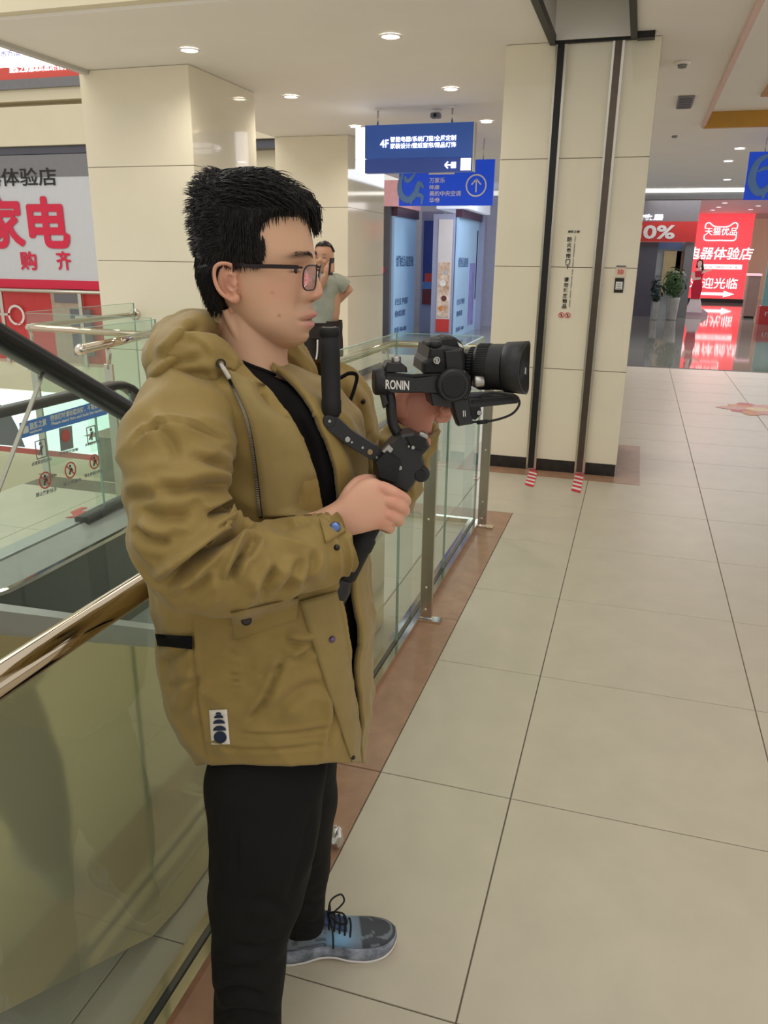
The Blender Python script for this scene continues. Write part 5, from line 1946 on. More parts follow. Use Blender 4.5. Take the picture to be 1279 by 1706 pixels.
# ---------------------------------------------------------------- hood: a thick collar roll and the bag hanging behind
hpath = [(392, 632, 1.245, .014, .012), (374, 612, 1.240, .026, .018), (346, 603, 1.232, .040, .028), (312, 606, 1.240, .050, .040), (290, 600, 1.275, .055, .045), (296, 588, 1.33, .060, .05), (318, 572, 1.385, .056, .05),
         (360, 566, 1.425, .048, .042), (420, 572, 1.445, .040, .036), (468, 590, 1.435, .034, .03), (500, 618, 1.415, .028, .024), (520, 650, 1.405, .018, .014)]
Rw = catmull(hpath, 120)
Cn = np.array([PX(*r[:3]) for r in Rw])
T = np.gradient(Cn, axis=0)
T /= np.linalg.norm(T, axis=1, keepdims=True)
GH = np.zeros((120, 60, 3))
axisc = PX(415, 600, 1.335)
for i in range(120):
    rad = Cn[i]-axisc
    rad[2] = 0
    rad -= T[i]*(rad@T[i])
    rad /= np.linalg.norm(rad)
    up_ = np.cross(T[i], rad)
    if up_[2] < 0:
        up_ = -up_
    for k in range(60):
        t = 2*math.pi*k/60
        GH[i, k] = Cn[i]+rad*Rw[i][4]*math.cos(t)+up_*Rw[i][3]*math.sin(t)
NH = outward(GH, normals(GH))
GH = puff(GH, NH, .009, 11., 24., .004, 5.)
GH = fold_noise(GH, NH, .004, 10., 3., 6.)
GH = crease(GH, NH, [([(250, 650), (290, 640), (330, 645), (372, 640)], 5, .008), ([(262, 600), (300, 605), (345, 590)], 6, .007), ([(300, 560), (330, 575), (352, 600)], 6, .006), ([(280, 625), (320, 622), (360, 625)], 6, .005)])
grid_add(jk, GH, True, True)
bag = [(338, 540, 1.36, .012, .03), (318, 556, 1.345, .032, .085), (302, 580, 1.335, .042, .115), (294, 610, 1.325, .044, .125), (292, 640, 1.32, .036, .115), (298, 662, 1.32, .014, .06)]
GB = tube_grid(bag, 50, 70)
NB = outward(GB, normals(GB))
GB = puff(GB, NB, .010, 13., 26., .005, 9.)
GB = crease(GB, NB, [([(262, 600), (285, 585), (310, 560), (335, 545)], 6, .009), ([(250, 640), (275, 625), (300, 600)], 6, .007), ([(290, 540), (310, 550), (340, 575)], 5, .006)])
grid_add(jk, GB, True, True)
jacket = jk.build('jacket', M_JKT, man)
BV = BVHTree.FromPolygons([Vector(v) for v in jk.v], jk.f)


def hit(px, py, tree=None):
    d = ray(px, py)
    r = (tree or BV).ray_cast(Vector(CAM), Vector(d/np.linalg.norm(d)))
    if r[0] is None:
        return PX(px, py, 1.2), -B3
    nn = np.array(r[1])
    if nn@d > 0:
        nn = -nn
    return np.array(r[0]), nn


def patch(name, quadpx, m, par, off=.003, nx=6, ny=6, th=.002, tree=None):
    """piece of cloth lying on the garment inside a pixel quad (tl, tr, br, bl)"""
    q = np.array(quadpx, float)
    P = []
    for j in range(ny+1):
        for i in range(nx+1):
            u, v = i/nx, j/ny
            c = (q[0]*(1-u)+q[1]*u)*(1-v)+(q[3]*(1-u)+q[2]*u)*v
            p, nn = hit(c[0], c[1], tree)
            P.append(p+(CAM-p)/np.linalg.norm(CAM-p)*off)
    P = np.array(P).reshape(ny+1, nx+1, 3)
    for _ in range(2):
        Q = P.copy()
        Q[1:-1] = (P[:-2]+P[2:]+2*P[1:-1])/4
        Q[:, 1:-1] = (Q[:, :-2]+Q[:, 2:]+2*Q[:, 1:-1])/4
        P = Q
    B = P+(P-CAM)/np.linalg.norm(P-CAM, axis=2, keepdims=True)*(th+off)
    mb = MB()
    k = (nx+1)*(ny+1)
    fs = []
    for j in range(ny):
        for i in range(nx):
            a = j*(nx+1)+i
            fs.append((a, a+1, a+nx+2, a+nx+1))
    fs += [tuple(v+k for v in f[::-1]) for f in fs[:]]
    per = [i for i in range(nx+1)]+[j*(nx+1)+nx for j in range(1, ny+1)]+[ny*(nx+1)+i for i in range(nx-1, -1, -1)]+[j*(nx+1) for j in range(ny-1, 0, -1)]
    for a, b in zip(per, per[1:]+per[:1]):
        fs.append((a, k+a, k+b, b))
    mb.add(np.concatenate([P.reshape(-1, 3), B.reshape(-1, 3)]), fs, True)
    return mb.build(name, m, par), P


def snap(px, py, r, m, par=None, tree=None, name='snap_button', lift=0.0):
    p, nn = hit(px, py, tree)
    if lift:
        nn = (CAM-p)/np.linalg.norm(CAM-p)
        p = p+nn*lift
    o = MB().lathe(p-nn*.001, nn, [(0, r), (.002, r), (.0035, r*.8), (.0035, r*.62), (.0045, r*.5), (.0045, .0001)], 20).build(name, m, par or jacket)
    return o


patch('black_tape', [(258, 1056), (320, 1060), (320, 1082), (262, 1076)], M_TEE, jacket, .011, 8, 3)
M_CLOTHW = mat('white_label_cloth', rgb(228, 222, 214), rough=.7, var=.03)
M_LNAVY = mat('label_navy', rgb(34, 44, 72), rough=.7, var=.04)
lab, LP = patch('white_label', [(348, 1183), (378, 1182), (383, 1240), (352, 1241)], M_CLOTHW, jacket, .004, 6, 8)


def on_label(u, v):
    i, j = u*6, v*8
    a, b = min(int(i), 5), min(int(j), 7)
    fu, fv = i-a, j-b
    p = (LP[b, a]*(1-fu)+LP[b, a+1]*fu)*(1-fv)+(LP[b+1, a]*(1-fu)+LP[b+1, a+1]*fu)*fv
    return p+(CAM-p)/np.linalg.norm(CAM-p)*.003


mbs = MB()
shapes = []
for cx, cy, rx, ry, lo, hi in ((.5, .79, .35, .175, 0, 360), (.5, .60, .36, .14, 180, 360), (.5, .40, .33, .12, 180, 360), (.5, .24, .26, .10, 180, 360), (.5, .13, .16, .06, 180, 360)):
    pts = [on_label(cx+rx*math.cos(math.radians(lo+(hi-lo)*k/20)), cy+ry*math.sin(math.radians(lo+(hi-lo)*k/20))) for k in range(21 if hi-lo < 360 else 20)]
    mbs.add(pts, [tuple(range(len(pts)))])
mbs.build('label_print', M_LNAVY, lab, fixn=False)
fl_, FPp = patch('pocket_flap', [(384, 1021), (497, 996), (494, 1032), (391, 1066)], M_JKT, jacket, .007, 14, 5, .004)
p = FPp[2, 3]
nn = (CAM-p)/np.linalg.norm(CAM-p)
p = p+nn*.007
MB().lathe(p, nn, [(0, .0085), (.003, .0085), (.0045, .006), (.005, .0001)], 20).build('snap_button', M_METALDK, jacket)
snap(553, 1065, .0055, mat('violet_snap', rgb(112, 92, 128), rough=.3, metal=.8, var=.04), lift=.011)
snap(588, 1262, .004, M_METALDK, lift=.011)
# cuff strap with its snap
cs_, CP = patch('cuff_strap', [(530, 856), (560, 846), (575, 885), (543, 905)], M_JKT, jacket, .006, 8, 6, .004)
p = CP[4, 5]
nn = (CAM-p)/np.linalg.norm(CAM-p)
p = p+nn*.001
MB().lathe(p, nn, [(0, .0082), (.003, .0082), (.0045, .0055), (.005, .0001)], 20).build('snap_button', M_BSNAP, jacket)
snap(561, 912, .0045, M_METALDK)
snap(605, 669, .005, M_METALDK)
# front placket on the near side, zip and drawcord
zpx = [(372, 612), (386, 640), (400, 670), (410, 695), (417, 725), (422, 760), (427, 800), (431, 840), (434, 862)]
edge = [(440, 640), (466, 668), (484, 695), (502, 730), (516, 762), (528, 800), (537, 840), (541, 856)]
Z_ = catmull(zpx, 40)
mb = MB()
pz = []
for x, y in Z_:
    p, nn = hit(x, y)
    pz.append(p+(CAM-p)/np.linalg.norm(CAM-p)*.005)
pz = np.array(pz)
for _ in range(3):
    pz[1:-1] = (pz[:-2]+pz[2:]+2*pz[1:-1])/4
mb.tube(list(pz), .0028, 6)
zt = mb.build('zip_tape', M_TEE, jacket)
mt = MB()
PZ = catmull(pz, 110)
for i in range(0, 108):
    t = PZ[i+1]-PZ[i]
    t /= np.linalg.norm(t)
    mt.obox(PZ[i]-B3*.002, t, np.cross(t, B3), B3, .0008, .0022, .001)
mt.build('zip_teeth', mat('zip_metal', rgb(130, 122, 108), rough=.4, metal=.8, var=.05), zt)
quadrow = []
pl = MB()
E_ = catmull(edge, 40)
rowsP = []
for k in range(40):
    z_, e_ = catmull(zpx, 40)[k], E_[k]
    r_ = []
    for u in np.linspace(0.04, 1, 9):
        c = z_*(1-u)+e_*u
        p, nn = hit(c[0], c[1])
        bulge = .009*math.sin(math.pi*min(u*1.1, 1))+.009
        r_.append(p+(CAM-p)/np.linalg.norm(CAM-p)*bulge)
    rowsP.append(r_)
PP = np.array(rowsP)
for _ in range(6):
    PP[1:-1] = (PP[:-2]+PP[2:]+2*PP[1:-1])/4
    PP[:, 1:-1] = (PP[:, :-2]+PP[:, 2:]+2*PP[:, 1:-1])/4
n, m = PP.shape[:2]
BB = PP+(PP-CAM)/np.linalg.norm(PP-CAM, axis=2, keepdims=True)*.006
RR = [np.concatenate([PP[k], BB[k][::-1]]) for k in range(n)]
pl.rings([list(r) for r in RR], True, True, True)
pl.build('front_placket', M_JKT2, jacket)
lo_l = catmull([(499, 1002), (520, 1068), (543, 1140), (563, 1200), (580, 1252), (587, 1270)], 36)
lo_r = catmull([(562, 985), (573, 1045), (584, 1115), (593, 1180), (599, 1238), (601, 1268)], 36)
rowsP = []
for k in range(36):
    r_ = []
    for u in np.linspace(0, 1, 8):
        c = lo_l[k]*(1-u)+lo_r[k]*u
        p, nn = hit(c[0], c[1])
        r_.append(p+(CAM-p)/np.linalg.norm(CAM-p)*(.006+.005*math.sin(math.pi*u)))
    rowsP.append(r_)
PP = np.array(rowsP)
for _ in range(5):
    PP[1:-1] = (PP[:-2]+PP[2:]+2*PP[1:-1])/4
    PP[:, 1:-1] = (PP[:, :-2]+PP[:, 2:]+2*PP[:, 1:-1])/4
BB = PP+(PP-CAM)/np.linalg.norm(PP-CAM, axis=2, keepdims=True)*.007
MB().rings([list(np.concatenate([PP[k], BB[k][::-1]])) for k in range(36)], True, True, True).build('front_placket', M_JKT2, jacket)
p0, _n = hit(368, 606)
t_ = (CAM-p0)/np.linalg.norm(CAM-p0)
MB().tube(catmull([p0+t_*.004, p0+t_*.009+A3*.004-Z3*.008, p0+t_*.01+A3*.012-Z3*.022], 10), .0035, 8).build('drawcord', mat('cord_white', rgb(196, 190, 180), rough=.7, var=.2, vscale=200.), jacket)
ring(MB(), p0+t_*.006, A3, Z3, .006, .003).build('eyelet', M_METALDK, jacket)
MB().tube(catmull([PX(566, 630, 1.37), PX(582, 622, 1.375), PX(594, 626, 1.38), PX(590, 648, 1.375), PX(575, 690, 1.36), PX(562, 735, 1.345), PX(556, 800, 1.34), PX(558, 830, 1.335)], 40), (.0035, .0025), 8).build('hanging_strap', M_TEE, jacket)

# ---------------------------------------------------------------- black T-shirt
shr = np.array([(604, 376, 476, .060), (612, 362, 488, .085), (630, 325, 515, .105), (650, 305, 545, .12), (690, 290, 578, .132), (740, 285, 594, .132), (850, 280, 596, .128), (1000, 278, 594, .128), (1150, 300, 594, .135), (1262, 345, 588, .13)])
save = jr
jr = np.concatenate([shr, shr[:, 1:3]], 1)
rowsT = np.concatenate([np.linspace(604, 690, 24)[:-1], np.linspace(690, 1262, 50)])
GT_ = np.array([trunk_ring(py, 1.0, np.interp(py, (604, 640, 720), (26, 14, 0)), 120, False, 2.3) for py in rowsT])
jr = save
NT_ = outward(GT_, normals(GT_))
GT_ = puff(GT_, NT_, .003, 12., 26., .002, 4.)
GT_ = crease(GT_, NT_, [([(500, 700), (520, 770), (535, 830)], 7, .006), ([(480, 660), (505, 720), (525, 760)], 7, .004)])
tm = MB()
grid_add(tm, GT_)
tee = tm.build('t_shirt', M_TEE, man)
top = GT_[0]
MB().tube(list(top)+[top[0], top[1]], .004, 8, False).build('neck_rib', M_TEE, tee)

# ---------------------------------------------------------------- trousers


def leg_grid(rows, n, m, depth):
    Rw = catmull(rows, n)
    G = np.zeros((n, m, 3))
    for i, (py, xl, xr, b, hd_) in enumerate(Rw):
        l, r = PX(xl, py, b), PX(xr, py, b)
        c, h = (l+r)/2, (r-l)@A3/2
        for k in range(m):
            t = 2*math.pi*k/m
            co, si = math.cos(t), math.sin(t)
            co, si = math.copysign(abs(co)**.87, co), math.copysign(abs(si)**.87, si)
            bb = b+hd_*si
            G[i, k] = c+A3*h*co+B3*hd_*si
    return G


tr = MB()
GN = leg_grid([(1200, 362, 525, 1.285, .070), (1250, 348, 538, 1.278, .080), (1300, 341, 541, 1.262, .090), (1400, 347, 527, 1.238, .098), (1490, 348, 505, 1.225, .09), (1545, 349, 482, 1.215, .082), (1600, 351, 476, 1.21, .078), (1645, 358, 474, 1.207, .074), (1690, 356, 470, 1.203, .074), (1730, 356, 470, 1.20, .074), (1752, 360, 470, 1.20, .072)], 120, 90, 0)
NN_ = outward(GN, normals(GN))
GN = puff(GN, NN_, .006, 9., 22., .0025, 2.)
GN = crease(GN, NN_, [([(350, 1655), (395, 1648), (440, 1660)], 7, .009), ([(470, 1565), (430, 1580), (380, 1575)], 8, .007), ([(480, 1520), (440, 1500), (400, 1510)], 9, .007), ([(352, 1605), (390, 1612), (430, 1606)], 7, .006), ([(520, 1340), (505, 1420), (478, 1500)], 6, .005), ([(392, 1380), (394, 1420), (393, 1450)], 4, .004), ([(360, 1690), (400, 1684), (460, 1694)], 6, .008)])
grid_add(tr, GN)
GF = leg_grid([(1200, 400, 558, 1.38, .085), (1260, 405, 561, 1.40, .09), (1320, 415, 560, 1.42, .09), (1400, 425, 552, 1.445, .085), (1460, 438, 547, 1.463, .076), (1492, 450, 544, 1.474, .066), (1512, 462, 542, 1.480, .056), (1530, 470, 540, 1.486, .048), (1541, 474, 537, 1.489, .044)], 90, 70, 0)
NF_ = outward(GF, normals(GF))
GF = puff(GF, NF_, .005, 10., 24., .0025, 6.)
GF = crease(GF, NF_, [([(545, 1440), (520, 1455), (500, 1450)], 7, .007), ([(543, 1500), (520, 1510), (490, 1505)], 6, .007), ([(540, 1535), (515, 1540), (480, 1535)], 5, .006)])
grid_add(tr, GF)
tr.build('trousers', M_PANTS, man)

# ---------------------------------------------------------------- running shoes
M_SHOE = attr_mat('shoe_mesh', rough=.6, bump=.25, bscale=260.)
M_SOLE = mat('white_outsole', rgb(226, 222, 220), rough=.6, var=.04)
M_LACE = mat('black_lace', rgb(26, 25, 27), rough=.7, var=.1)


def shoe(org, fd, nm, par):
    """org: heel point on the floor; fd: unit toe direction"""
    fd = np.array((fd[0], fd[1], 0.))
    fd /= np.linalg.norm(fd)
    ld = np.cross(Z3, fd)
    L = .282
    P = lambda u, s, z: org+fd*u*L+ld*s+Z3*z
    # t: along, half width low, half width top, z low, z top
    st_ = [(-.005, .018, .016, .03, .072), (.02, .028, .024, .024, .088), (.08, .034, .026, .020, .096), (.16, .036, .026, .020, .098), (.26, .036, .027, .022, .096), (.36, .036, .027, .026, .096), (.46, .040, .027, .026, .086), (.56, .045, .028, .022, .073),
           (.66, .049, .030, .019, .063), (.76, .050, .032, .019, .057), (.86, .046, .028, .023, .052), (.93, .038, .022, .028, .049), (.98, .024, .014, .032, .045), (1.005, .008, .006, .036, .041)]
    Rw = catmull(st_, 70)
    G = np.zeros((70, 48, 3))
    for i, (u, w0, w1, z0, z1) in enumerate(Rw):
        cs = .006*math.sin(u*3.0)
        for k in range(48):
            t = 2*math.pi*k/48
            c, s = math.cos(t), math.sin(t)
            zz = (s+1)/2
            w = w0*(1-zz**1.6)+w1*zz**1.6
            wx = w*math.copysign(abs(c)**.62, c)
            G[i, k] = P(u, wx+cs, z0+(z1-z0)*(math.copysign(abs(s)**.75, s)+1)/2)
    mb = MB()
    grid_add(mb, G, True, True)
    o = mb.build(nm, M_SHOE, par)
    V = G.reshape(-1, 3)
    u = ((V-org)@fd)/L
    z = V[:, 2]
    base = np.array(rgb(112, 120, 128))
    C = np.tile(base, (len(V), 1))
    nz = np.array([mnoise.noise(Vector((a*7, b*30, 2.))) for a, b in zip(u, z*6)])
    blue = np.exp(-((u-.50)/.13)**2-((z-.055)/.024)**2)[:, None]
    C = C*(1-blue)+np.array(rgb(128, 176, 214))*blue
    dk = ((u > .70) & (nz > -.2) & (z > .026))[:, None]*.9
    C = C*(1-dk)+np.array(rgb(58, 60, 66))*dk
    d2 = ((u < .40) & (nz > .05))[:, None]*.85
    C = C*(1-d2)+np.array(rgb(66, 68, 76))*d2
    vcol(o.data, C)
    # midsole, outsole
    mid = [(-.02, .024, .0, .034), (.06, .036, .0, .036), (.2, .038, .003, .036), (.34, .036, .010, .037), (.46, .040, .011, .036), (.58, .047, .004, .033), (.74, .052, .0, .030), (.88, .047, .003, .031), (.97, .030, .010, .035), (1.015, .010, .017, .038)]
    Rm = catmull(mid, 60)
    for nm2, zl, zh, ex, m_ in (('midsole', .0055, 0, 0, None), ('outsole', 0, None, .001, M_SOLE)):
        R = []
        for u_, w, z0, z1 in Rm:
            a, b = (z0+.0055, z1) if nm2 == 'midsole' else (z0, z0+.006)
            w = w+ex
            R.append([P(u_, -w, a), P(u_, w, a), P(u_, w*1.02, (a+b)/2), P(u_, w*.96, b), P(u_, -w*.96, b), P(u_, -w*1.02, (a+b)/2)])
        MB().rings(R).build(nm2, m_ or mat('marbled_midsole', rgb(92, 100, 112), rough=.5, var=.25, vscale=34., col2=rgb(150, 156, 170)), o)
    # tongue and laces
    mt = MB()
    tg = [(.36, .020, .112), (.42, .022, .098), (.50, .022, .084), (.58, .020, .073)]
    R = []
    for u_, w, z_ in catmull(tg, 12):
        R.append([P(u_, -w, z_-.006), P(u_, w, z_-.006), P(u_, w*.8, z_+.002), P(u_, -w*.8, z_+.002)])
    mt.rings(R).build('tongue', mat('shoe_tongue', rgb(56, 74, 110), rough=.7, var=.15), o)
    ml = MB()
    for k in range(5):
        u_ = .42+.045*k
        z_ = .101-.0075*k
        ml.tube(catmull([P(u_, -.027, z_-.014), P(u_+.012, -.012, z_+.004), P(u_+.012, .012, z_+.004), P(u_, .027, z_-.014)], 10), .0024, 7)
    for sd in (-1, 1):
        ml.tube(catmull([P(.42, 0, .106), P(.45, sd*.018, .130), P(.54, sd*.03, .134), P(.57, sd*.034, .108), P(.50, sd*.02, .098), P(.43, 0, .105)], 30), .0023, 7)
        ml.tube(catmull([P(.42, 0, .105), P(.44, sd*.026, .108), P(.45, sd*.042, .085), P(.45, sd*.049, .052)], 16), .0023, 7)
    ml.build('laces', M_LACE, o)
    MB().ell(P(.2, 0, .095), (.035, .022, .02), 18, 10, (fd, ld, Z3)).build('sock', M_PANTS, o)
    return o


hl = onZ(474, 1596)
tn = onZ(644, 1577)
shoe(np.array((hl[0], hl[1], 0))+B3*.012-A3*.012, (tn-hl)[:2], 'shoe', man)
nr = PX(392, 1806, 1.2)
shoe(np.array((nr[0]-.05, nr[1]-.03, 0)), (AD+np.array((.05, -.25)))[:2], 'shoe', man)
# ================================================================== spectacles
M_GFRAME = mat('dark_metal_frame', rgb(44, 34, 36), rough=.3, metal=.6, var=.05)
M_LENS = glass_mat('spectacle_lens', (.93, .88, .92), 1.0, .06)
gl = thing('spectacles', 'dark thin framed spectacles on the face of the man in the olive jacket', 'glasses', tuple(HP(515, 445)))


def lens_pts(sd, n=40):
    """rounded rectangle of the rim in the head frame"""
    out = []
    for k in range(n):
        t = 2*math.pi*k/n
        c, s = math.cos(t), math.sin(t)
        c, s = math.copysign(abs(c)**.55, c), math.copysign(abs(s)**.6, s)
        y = .0345+.0255*c
        z = 460-19.5*s*(1.0 if s > 0 else 1.05)
        x = 528-(y-.009)*(y-.009)*3600+(z-460)*-.08
        out.append(HP(x, z, y*sd))
    return out


for sd in (-1, 1):
    P = lens_pts(sd)
    MB().tube(P+[P[0], P[1]], .00115, 8, False).build('rim', M_GFRAME, gl)
    c = sum(P)/len(P)
    top_ = [p+FH*.0004 for p in P]
    bot_ = [p-FH*.0012 for p in P]
    n = len(P)
    MB().add([c+FH*.0016]+top_+[c+FH*.0002]+bot_, [(0, 1+i, 1+(i+1) % n) for i in range(n)]+[(n+1, n+2+(i+1) % n, n+2+i) for i in range(n)]+[(1+i, n+2+i, n+2+(i+1) % n, 1+(i+1) % n) for i in range(n)], True).build('lens', M_LENS, gl, fixn=False)
    hinge = HP(512, 443.5, .064*sd)
    tp = [HP(518, 444, .0605*sd), HP(513, 443.5, .0665*sd), HP(505, 443, .0735*sd), HP(475, 442.5, .079*sd), HP(440, 442.5, .0845*sd), HP(408+EAR, 441, .0865*sd), HP(392+EAR, 441, .083*sd), HP(374+EAR, 452, .079*sd)]
    P = catmull(tp, 40)
    R = []
    for i, p in enumerate(P):
        t = P[min(i+1, 39)]-P[max(i-1, 0)]
        t /= np.linalg.norm(t)
        h = (.0016 if i < 6 else .0030)
        w = .0008
        s_ = np.cross(t, Z3)
        s_ /= np.linalg.norm(s_)
        u_ = np.cross(s_, t)
        R.append([p+s_*w+u_*h, p-s_*w+u_*h, p-s_*w-u_*h, p+s_*w-u_*h])
    MB().rings(R, True, True, False).build('temple', M_GFRAME, gl)
    MB().ell(HP(524, 462, .0085*sd), (.002, .0012, .004), 10, 8).build('nose_pad', mat('clear_pad', rgb(210, 200, 196), rough=.2, var=.02), gl)
MB().tube(catmull([HP(529.5, 449, -.0095), HP(532, 446.5, 0), HP(529.5, 449, .0095)], 12), .0011, 8).build('bridge', M_GFRAME, gl)

# ================================================================== stabiliser
M_GB = mat('stabiliser_black', rgb(34, 34, 36), rough=.42, var=.1, vscale=20., bump=.05, bscale=300.)
M_GB2 = mat('stabiliser_rubber', rgb(22, 22, 24), rough=.65, var=.12, vscale=40., bump=.3, bscale=700.)
M_SILV = mat('silver_knob', rgb(170, 168, 164), rough=.3, metal=1., var=.08, vscale=60.)
GBD = 1.208          # depth of the stabiliser plane
gm = thing('camera_stabiliser', 'black three axis camera stabiliser with white lettering held by the man', 'stabiliser', tuple(PX(640, 840, GBD)))


def slab(name, pix, b0, b1, m, par, ch=0.0):
    """solid whose outline is given in the photo at depth b0, as deep as b1-b0"""
    P = [PX(x, y, b0) for x, y in pix]
    n = len(P)
    D = B3*(b1-b0)
    c = sum(P)/n
    if ch > 0:
        I = [p+(c-p)/np.linalg.norm(c-p)*ch for p in P]
        V = I+[p+B3*ch for p in P]+[p+D-B3*ch for p in P]+[p+D for p in I]
        fs = [tuple(range(n)), tuple(range(4*n-1, 3*n-1, -1))]
        for k in range(3):
            for i in range(n):
                j = (i+1) % n
                fs.append((k*n+i, k*n+n+i, k*n+n+j, k*n+j))
        return MB().add(V, fs).build(name, m, par)
    V = P+[p+D for p in P]
    fs = [tuple(range(n)), tuple(range(2*n-1, n-1, -1))]+[(i, n+i, n+(i+1) % n, (i+1) % n) for i in range(n)]
    return MB().add(V, fs).build(name, m, par)


def disc(x, y, b, r, d, m, par, name, n=28, dirn=None, bev=.15):
    c = PX(x, y, b)
    dd = B3 if dirn is None else dirn
    return MB().lathe(c, dd, [(0, r*(1-bev)), (d*.12, r), (d*.88, r), (d, r*(1-bev))], n).build(name, m, par)


# main grip through the hand
ga, gb = PX(668, 770, GBD), PX(572, 962, GBD-.005)
gdir = (gb-ga)/np.linalg.norm(gb-ga)
gl_ = np.linalg.norm(gb-ga)
MB().lathe(ga, gdir, [(0, .020), (.01, .0215), (gl_*.35, .0195), (gl_*.62, .0185), (gl_*.64, .022), (gl_*.72, .0225), (gl_*.74, .0205), (gl_*.98, .0205), (gl_, .017)], 26).build('grip', M_GB2, gm)
MB().lathe(gb, gdir, [(0, .017), (.004, .017), (.02, .022), (.075, .022), (.08, .019)], 24).build('battery_base', M_GB, gm)
# head block above the grip
hb = slab('control_head', [(627, 776), (640, 756), (657, 738), (669, 725), (690, 722), (712, 733), (717, 745), (704, 760), (708, 775), (690, 808), (679, 822), (655, 812), (628, 798)], GBD-.022, GBD+.026, M_GB, gm, .004)
slab('mode_panel', [(676, 728), (703, 731), (713, 744), (702, 752), (684, 746)], GBD-.028, GBD-.021, M_GB2, gm, .002)
for x, y, r in ((666, 780, .0038), (688, 746, .0030), (681, 744, .0018)):
    disc(x, y, GBD-.030 if y < 760 else GBD-.025, r, .004, M_SILV, hb, 'screw', 14)
disc(706, 728, GBD-.012, .007, .018, M_SILV, hb, 'silver_button', 18)
disc(703, 791, GBD-.018, .0135, .03, M_GB, hb, 'focus_wheel', 24)
disc(700, 793, GBD-.024, .009, .008, M_GB2, hb, 'wheel_cap', 18)
slab('quick_lock', [(636, 752), (648, 740), (656, 748), (646, 762)], GBD-.026, GBD-.018, M_SILV, hb, .001)
slab('side_bracket', [(626, 772), (646, 752), (668, 770), (660, 806), (632, 797)], GBD-.032, GBD-.020, M_GB2, hb, .002)
# sling arm and upright handle
arm_ = slab('sling_arm', [(541, 696), (549, 691), (558, 692), (586, 718), (622, 741), (641, 752), (633, 773), (612, 763), (575, 741), (545, 716), (539, 706)], GBD-.016, GBD+.006, M_GB, gm, .002)
for x, y, r, m_ in ((549, 702, .0025, M_SILV), (579, 732.5, .0046, M_SILV), (586, 737, .002, M_SILV), (604, 746, .0022, M_SILV), (616.5, 753.5, .0048, mat('brass_screw', rgb(150, 128, 96), rough=.35, metal=.9, var=.05)), (628, 763, .0024, M_SILV), (634, 766, .002, M_SILV)):
    disc(x, y, GBD-.019, r, .004, m_, arm_, 'screw', 14)
ha, hb2 = PX(548.5, 545, GBD-.005), PX(552.5, 694, GBD-.005)
hdv = (hb2-ha)/np.linalg.norm(hb2-ha)
hl_ = np.linalg.norm(hb2-ha)
hdl = MB().lathe(ha, hdv, [(0, .0125), (.0005, .0152), (.004, .0158), (.012, .0158), (.0125, .0148), (.016, .0148), (.0165, .0152), (hl_*.3, .0150), (hl_*.8, .0146), (hl_*.82, .0155), (hl_*.95, .0150), (hl_, .011)], 30).build('upright_handle', M_GB2, gm)
MB().lathe(ha-hdv*.0006, hdv, [(0, .0105), (.0008, .0115), (.002, .0115)], 24).build('handle_cap', mat('cap_grey', rgb(120, 118, 112), rough=.4, metal=.4, var=.05), hdl)
MB().lathe(ha-hdv*.0012, hdv, [(0, .007), (.001, .0075)], 20).build('cap_socket', M_GB2, hdl)
disc(549, 702, GBD-.018, .0105, .024, M_GB, arm_, 'pivot', 22)
# pan arm from the head up to the roll motor
pth = catmull([PX(676, 734, GBD+.012), PX(664, 724, GBD+.014), PX(655, 708, GBD+.016), PX(652, 690, GBD+.016), PX(650, 665, GBD+.016), PX(645, 640, GBD+.016)], 24)
MB().tube(list(pth), [(.011, .0085)]*24, 14, True, B3).build('pan_arm', M_GB, gm)
rm = MB().lathe(PX(630, 635, GBD+.012), A3, [(-.008, .018), (-.005, .0215), (.012, .0225), (.020, .021), (.022, .018)], 30).build('roll_motor', M_GB, gm)
slab('motor_neck', [(634, 655), (643, 655), (648, 672), (640, 682)], GBD+.0, GBD+.024, M_GB, gm, .003)
# roll arm with lettering
ra = slab('roll_arm', [(641, 622), (650, 623), (690, 627), (735, 624), (745, 630), (745, 660), (730, 656), (700, 655), (650, 655), (641, 650)], GBD-.010, GBD+.016, M_GB, gm, .003)
slab('arm_ridge', [(645, 622), (690, 625), (734, 622), (735, 625), (690, 628.5), (645, 626)], GBD-.0115, GBD-.006, M_GB2, ra, .0006)
o_, e_ = PX(642, 648, GBD-.0105), PX(681, 650, GBD-.0105)
d_ = (e_-o_)/np.linalg.norm(e_-o_)
text('RONIN', o_, d_, Z3, np.linalg.norm(e_-o_), (PX(642, 633, GBD)-PX(642, 648.5, GBD))[2], mat('white_print', rgb(224, 222, 218), rough=.5, var=.02), ra, offset=.018, thick=.0008)
text('DJI', PX(636.5, 642.5, GBD-.009), A3, Z3, .0032, .0014, mat('grey_print', rgb(110, 110, 108), rough=.5, var=.02), ra, offset=.01, thick=.0008)
tm_ = disc(756, 643, GBD-.022, .0262, .034, M_GB, gm, 'tilt_motor', 36)
disc(756, 643, GBD-.0235, .0195, .004, M_GB2, tm_, 'motor_cap', 32)
slab('motor_housing', [(748, 620), (776, 618), (785, 628), (786, 650), (778, 668), (752, 668)], GBD-.016, GBD+.018, M_GB, gm, .004)
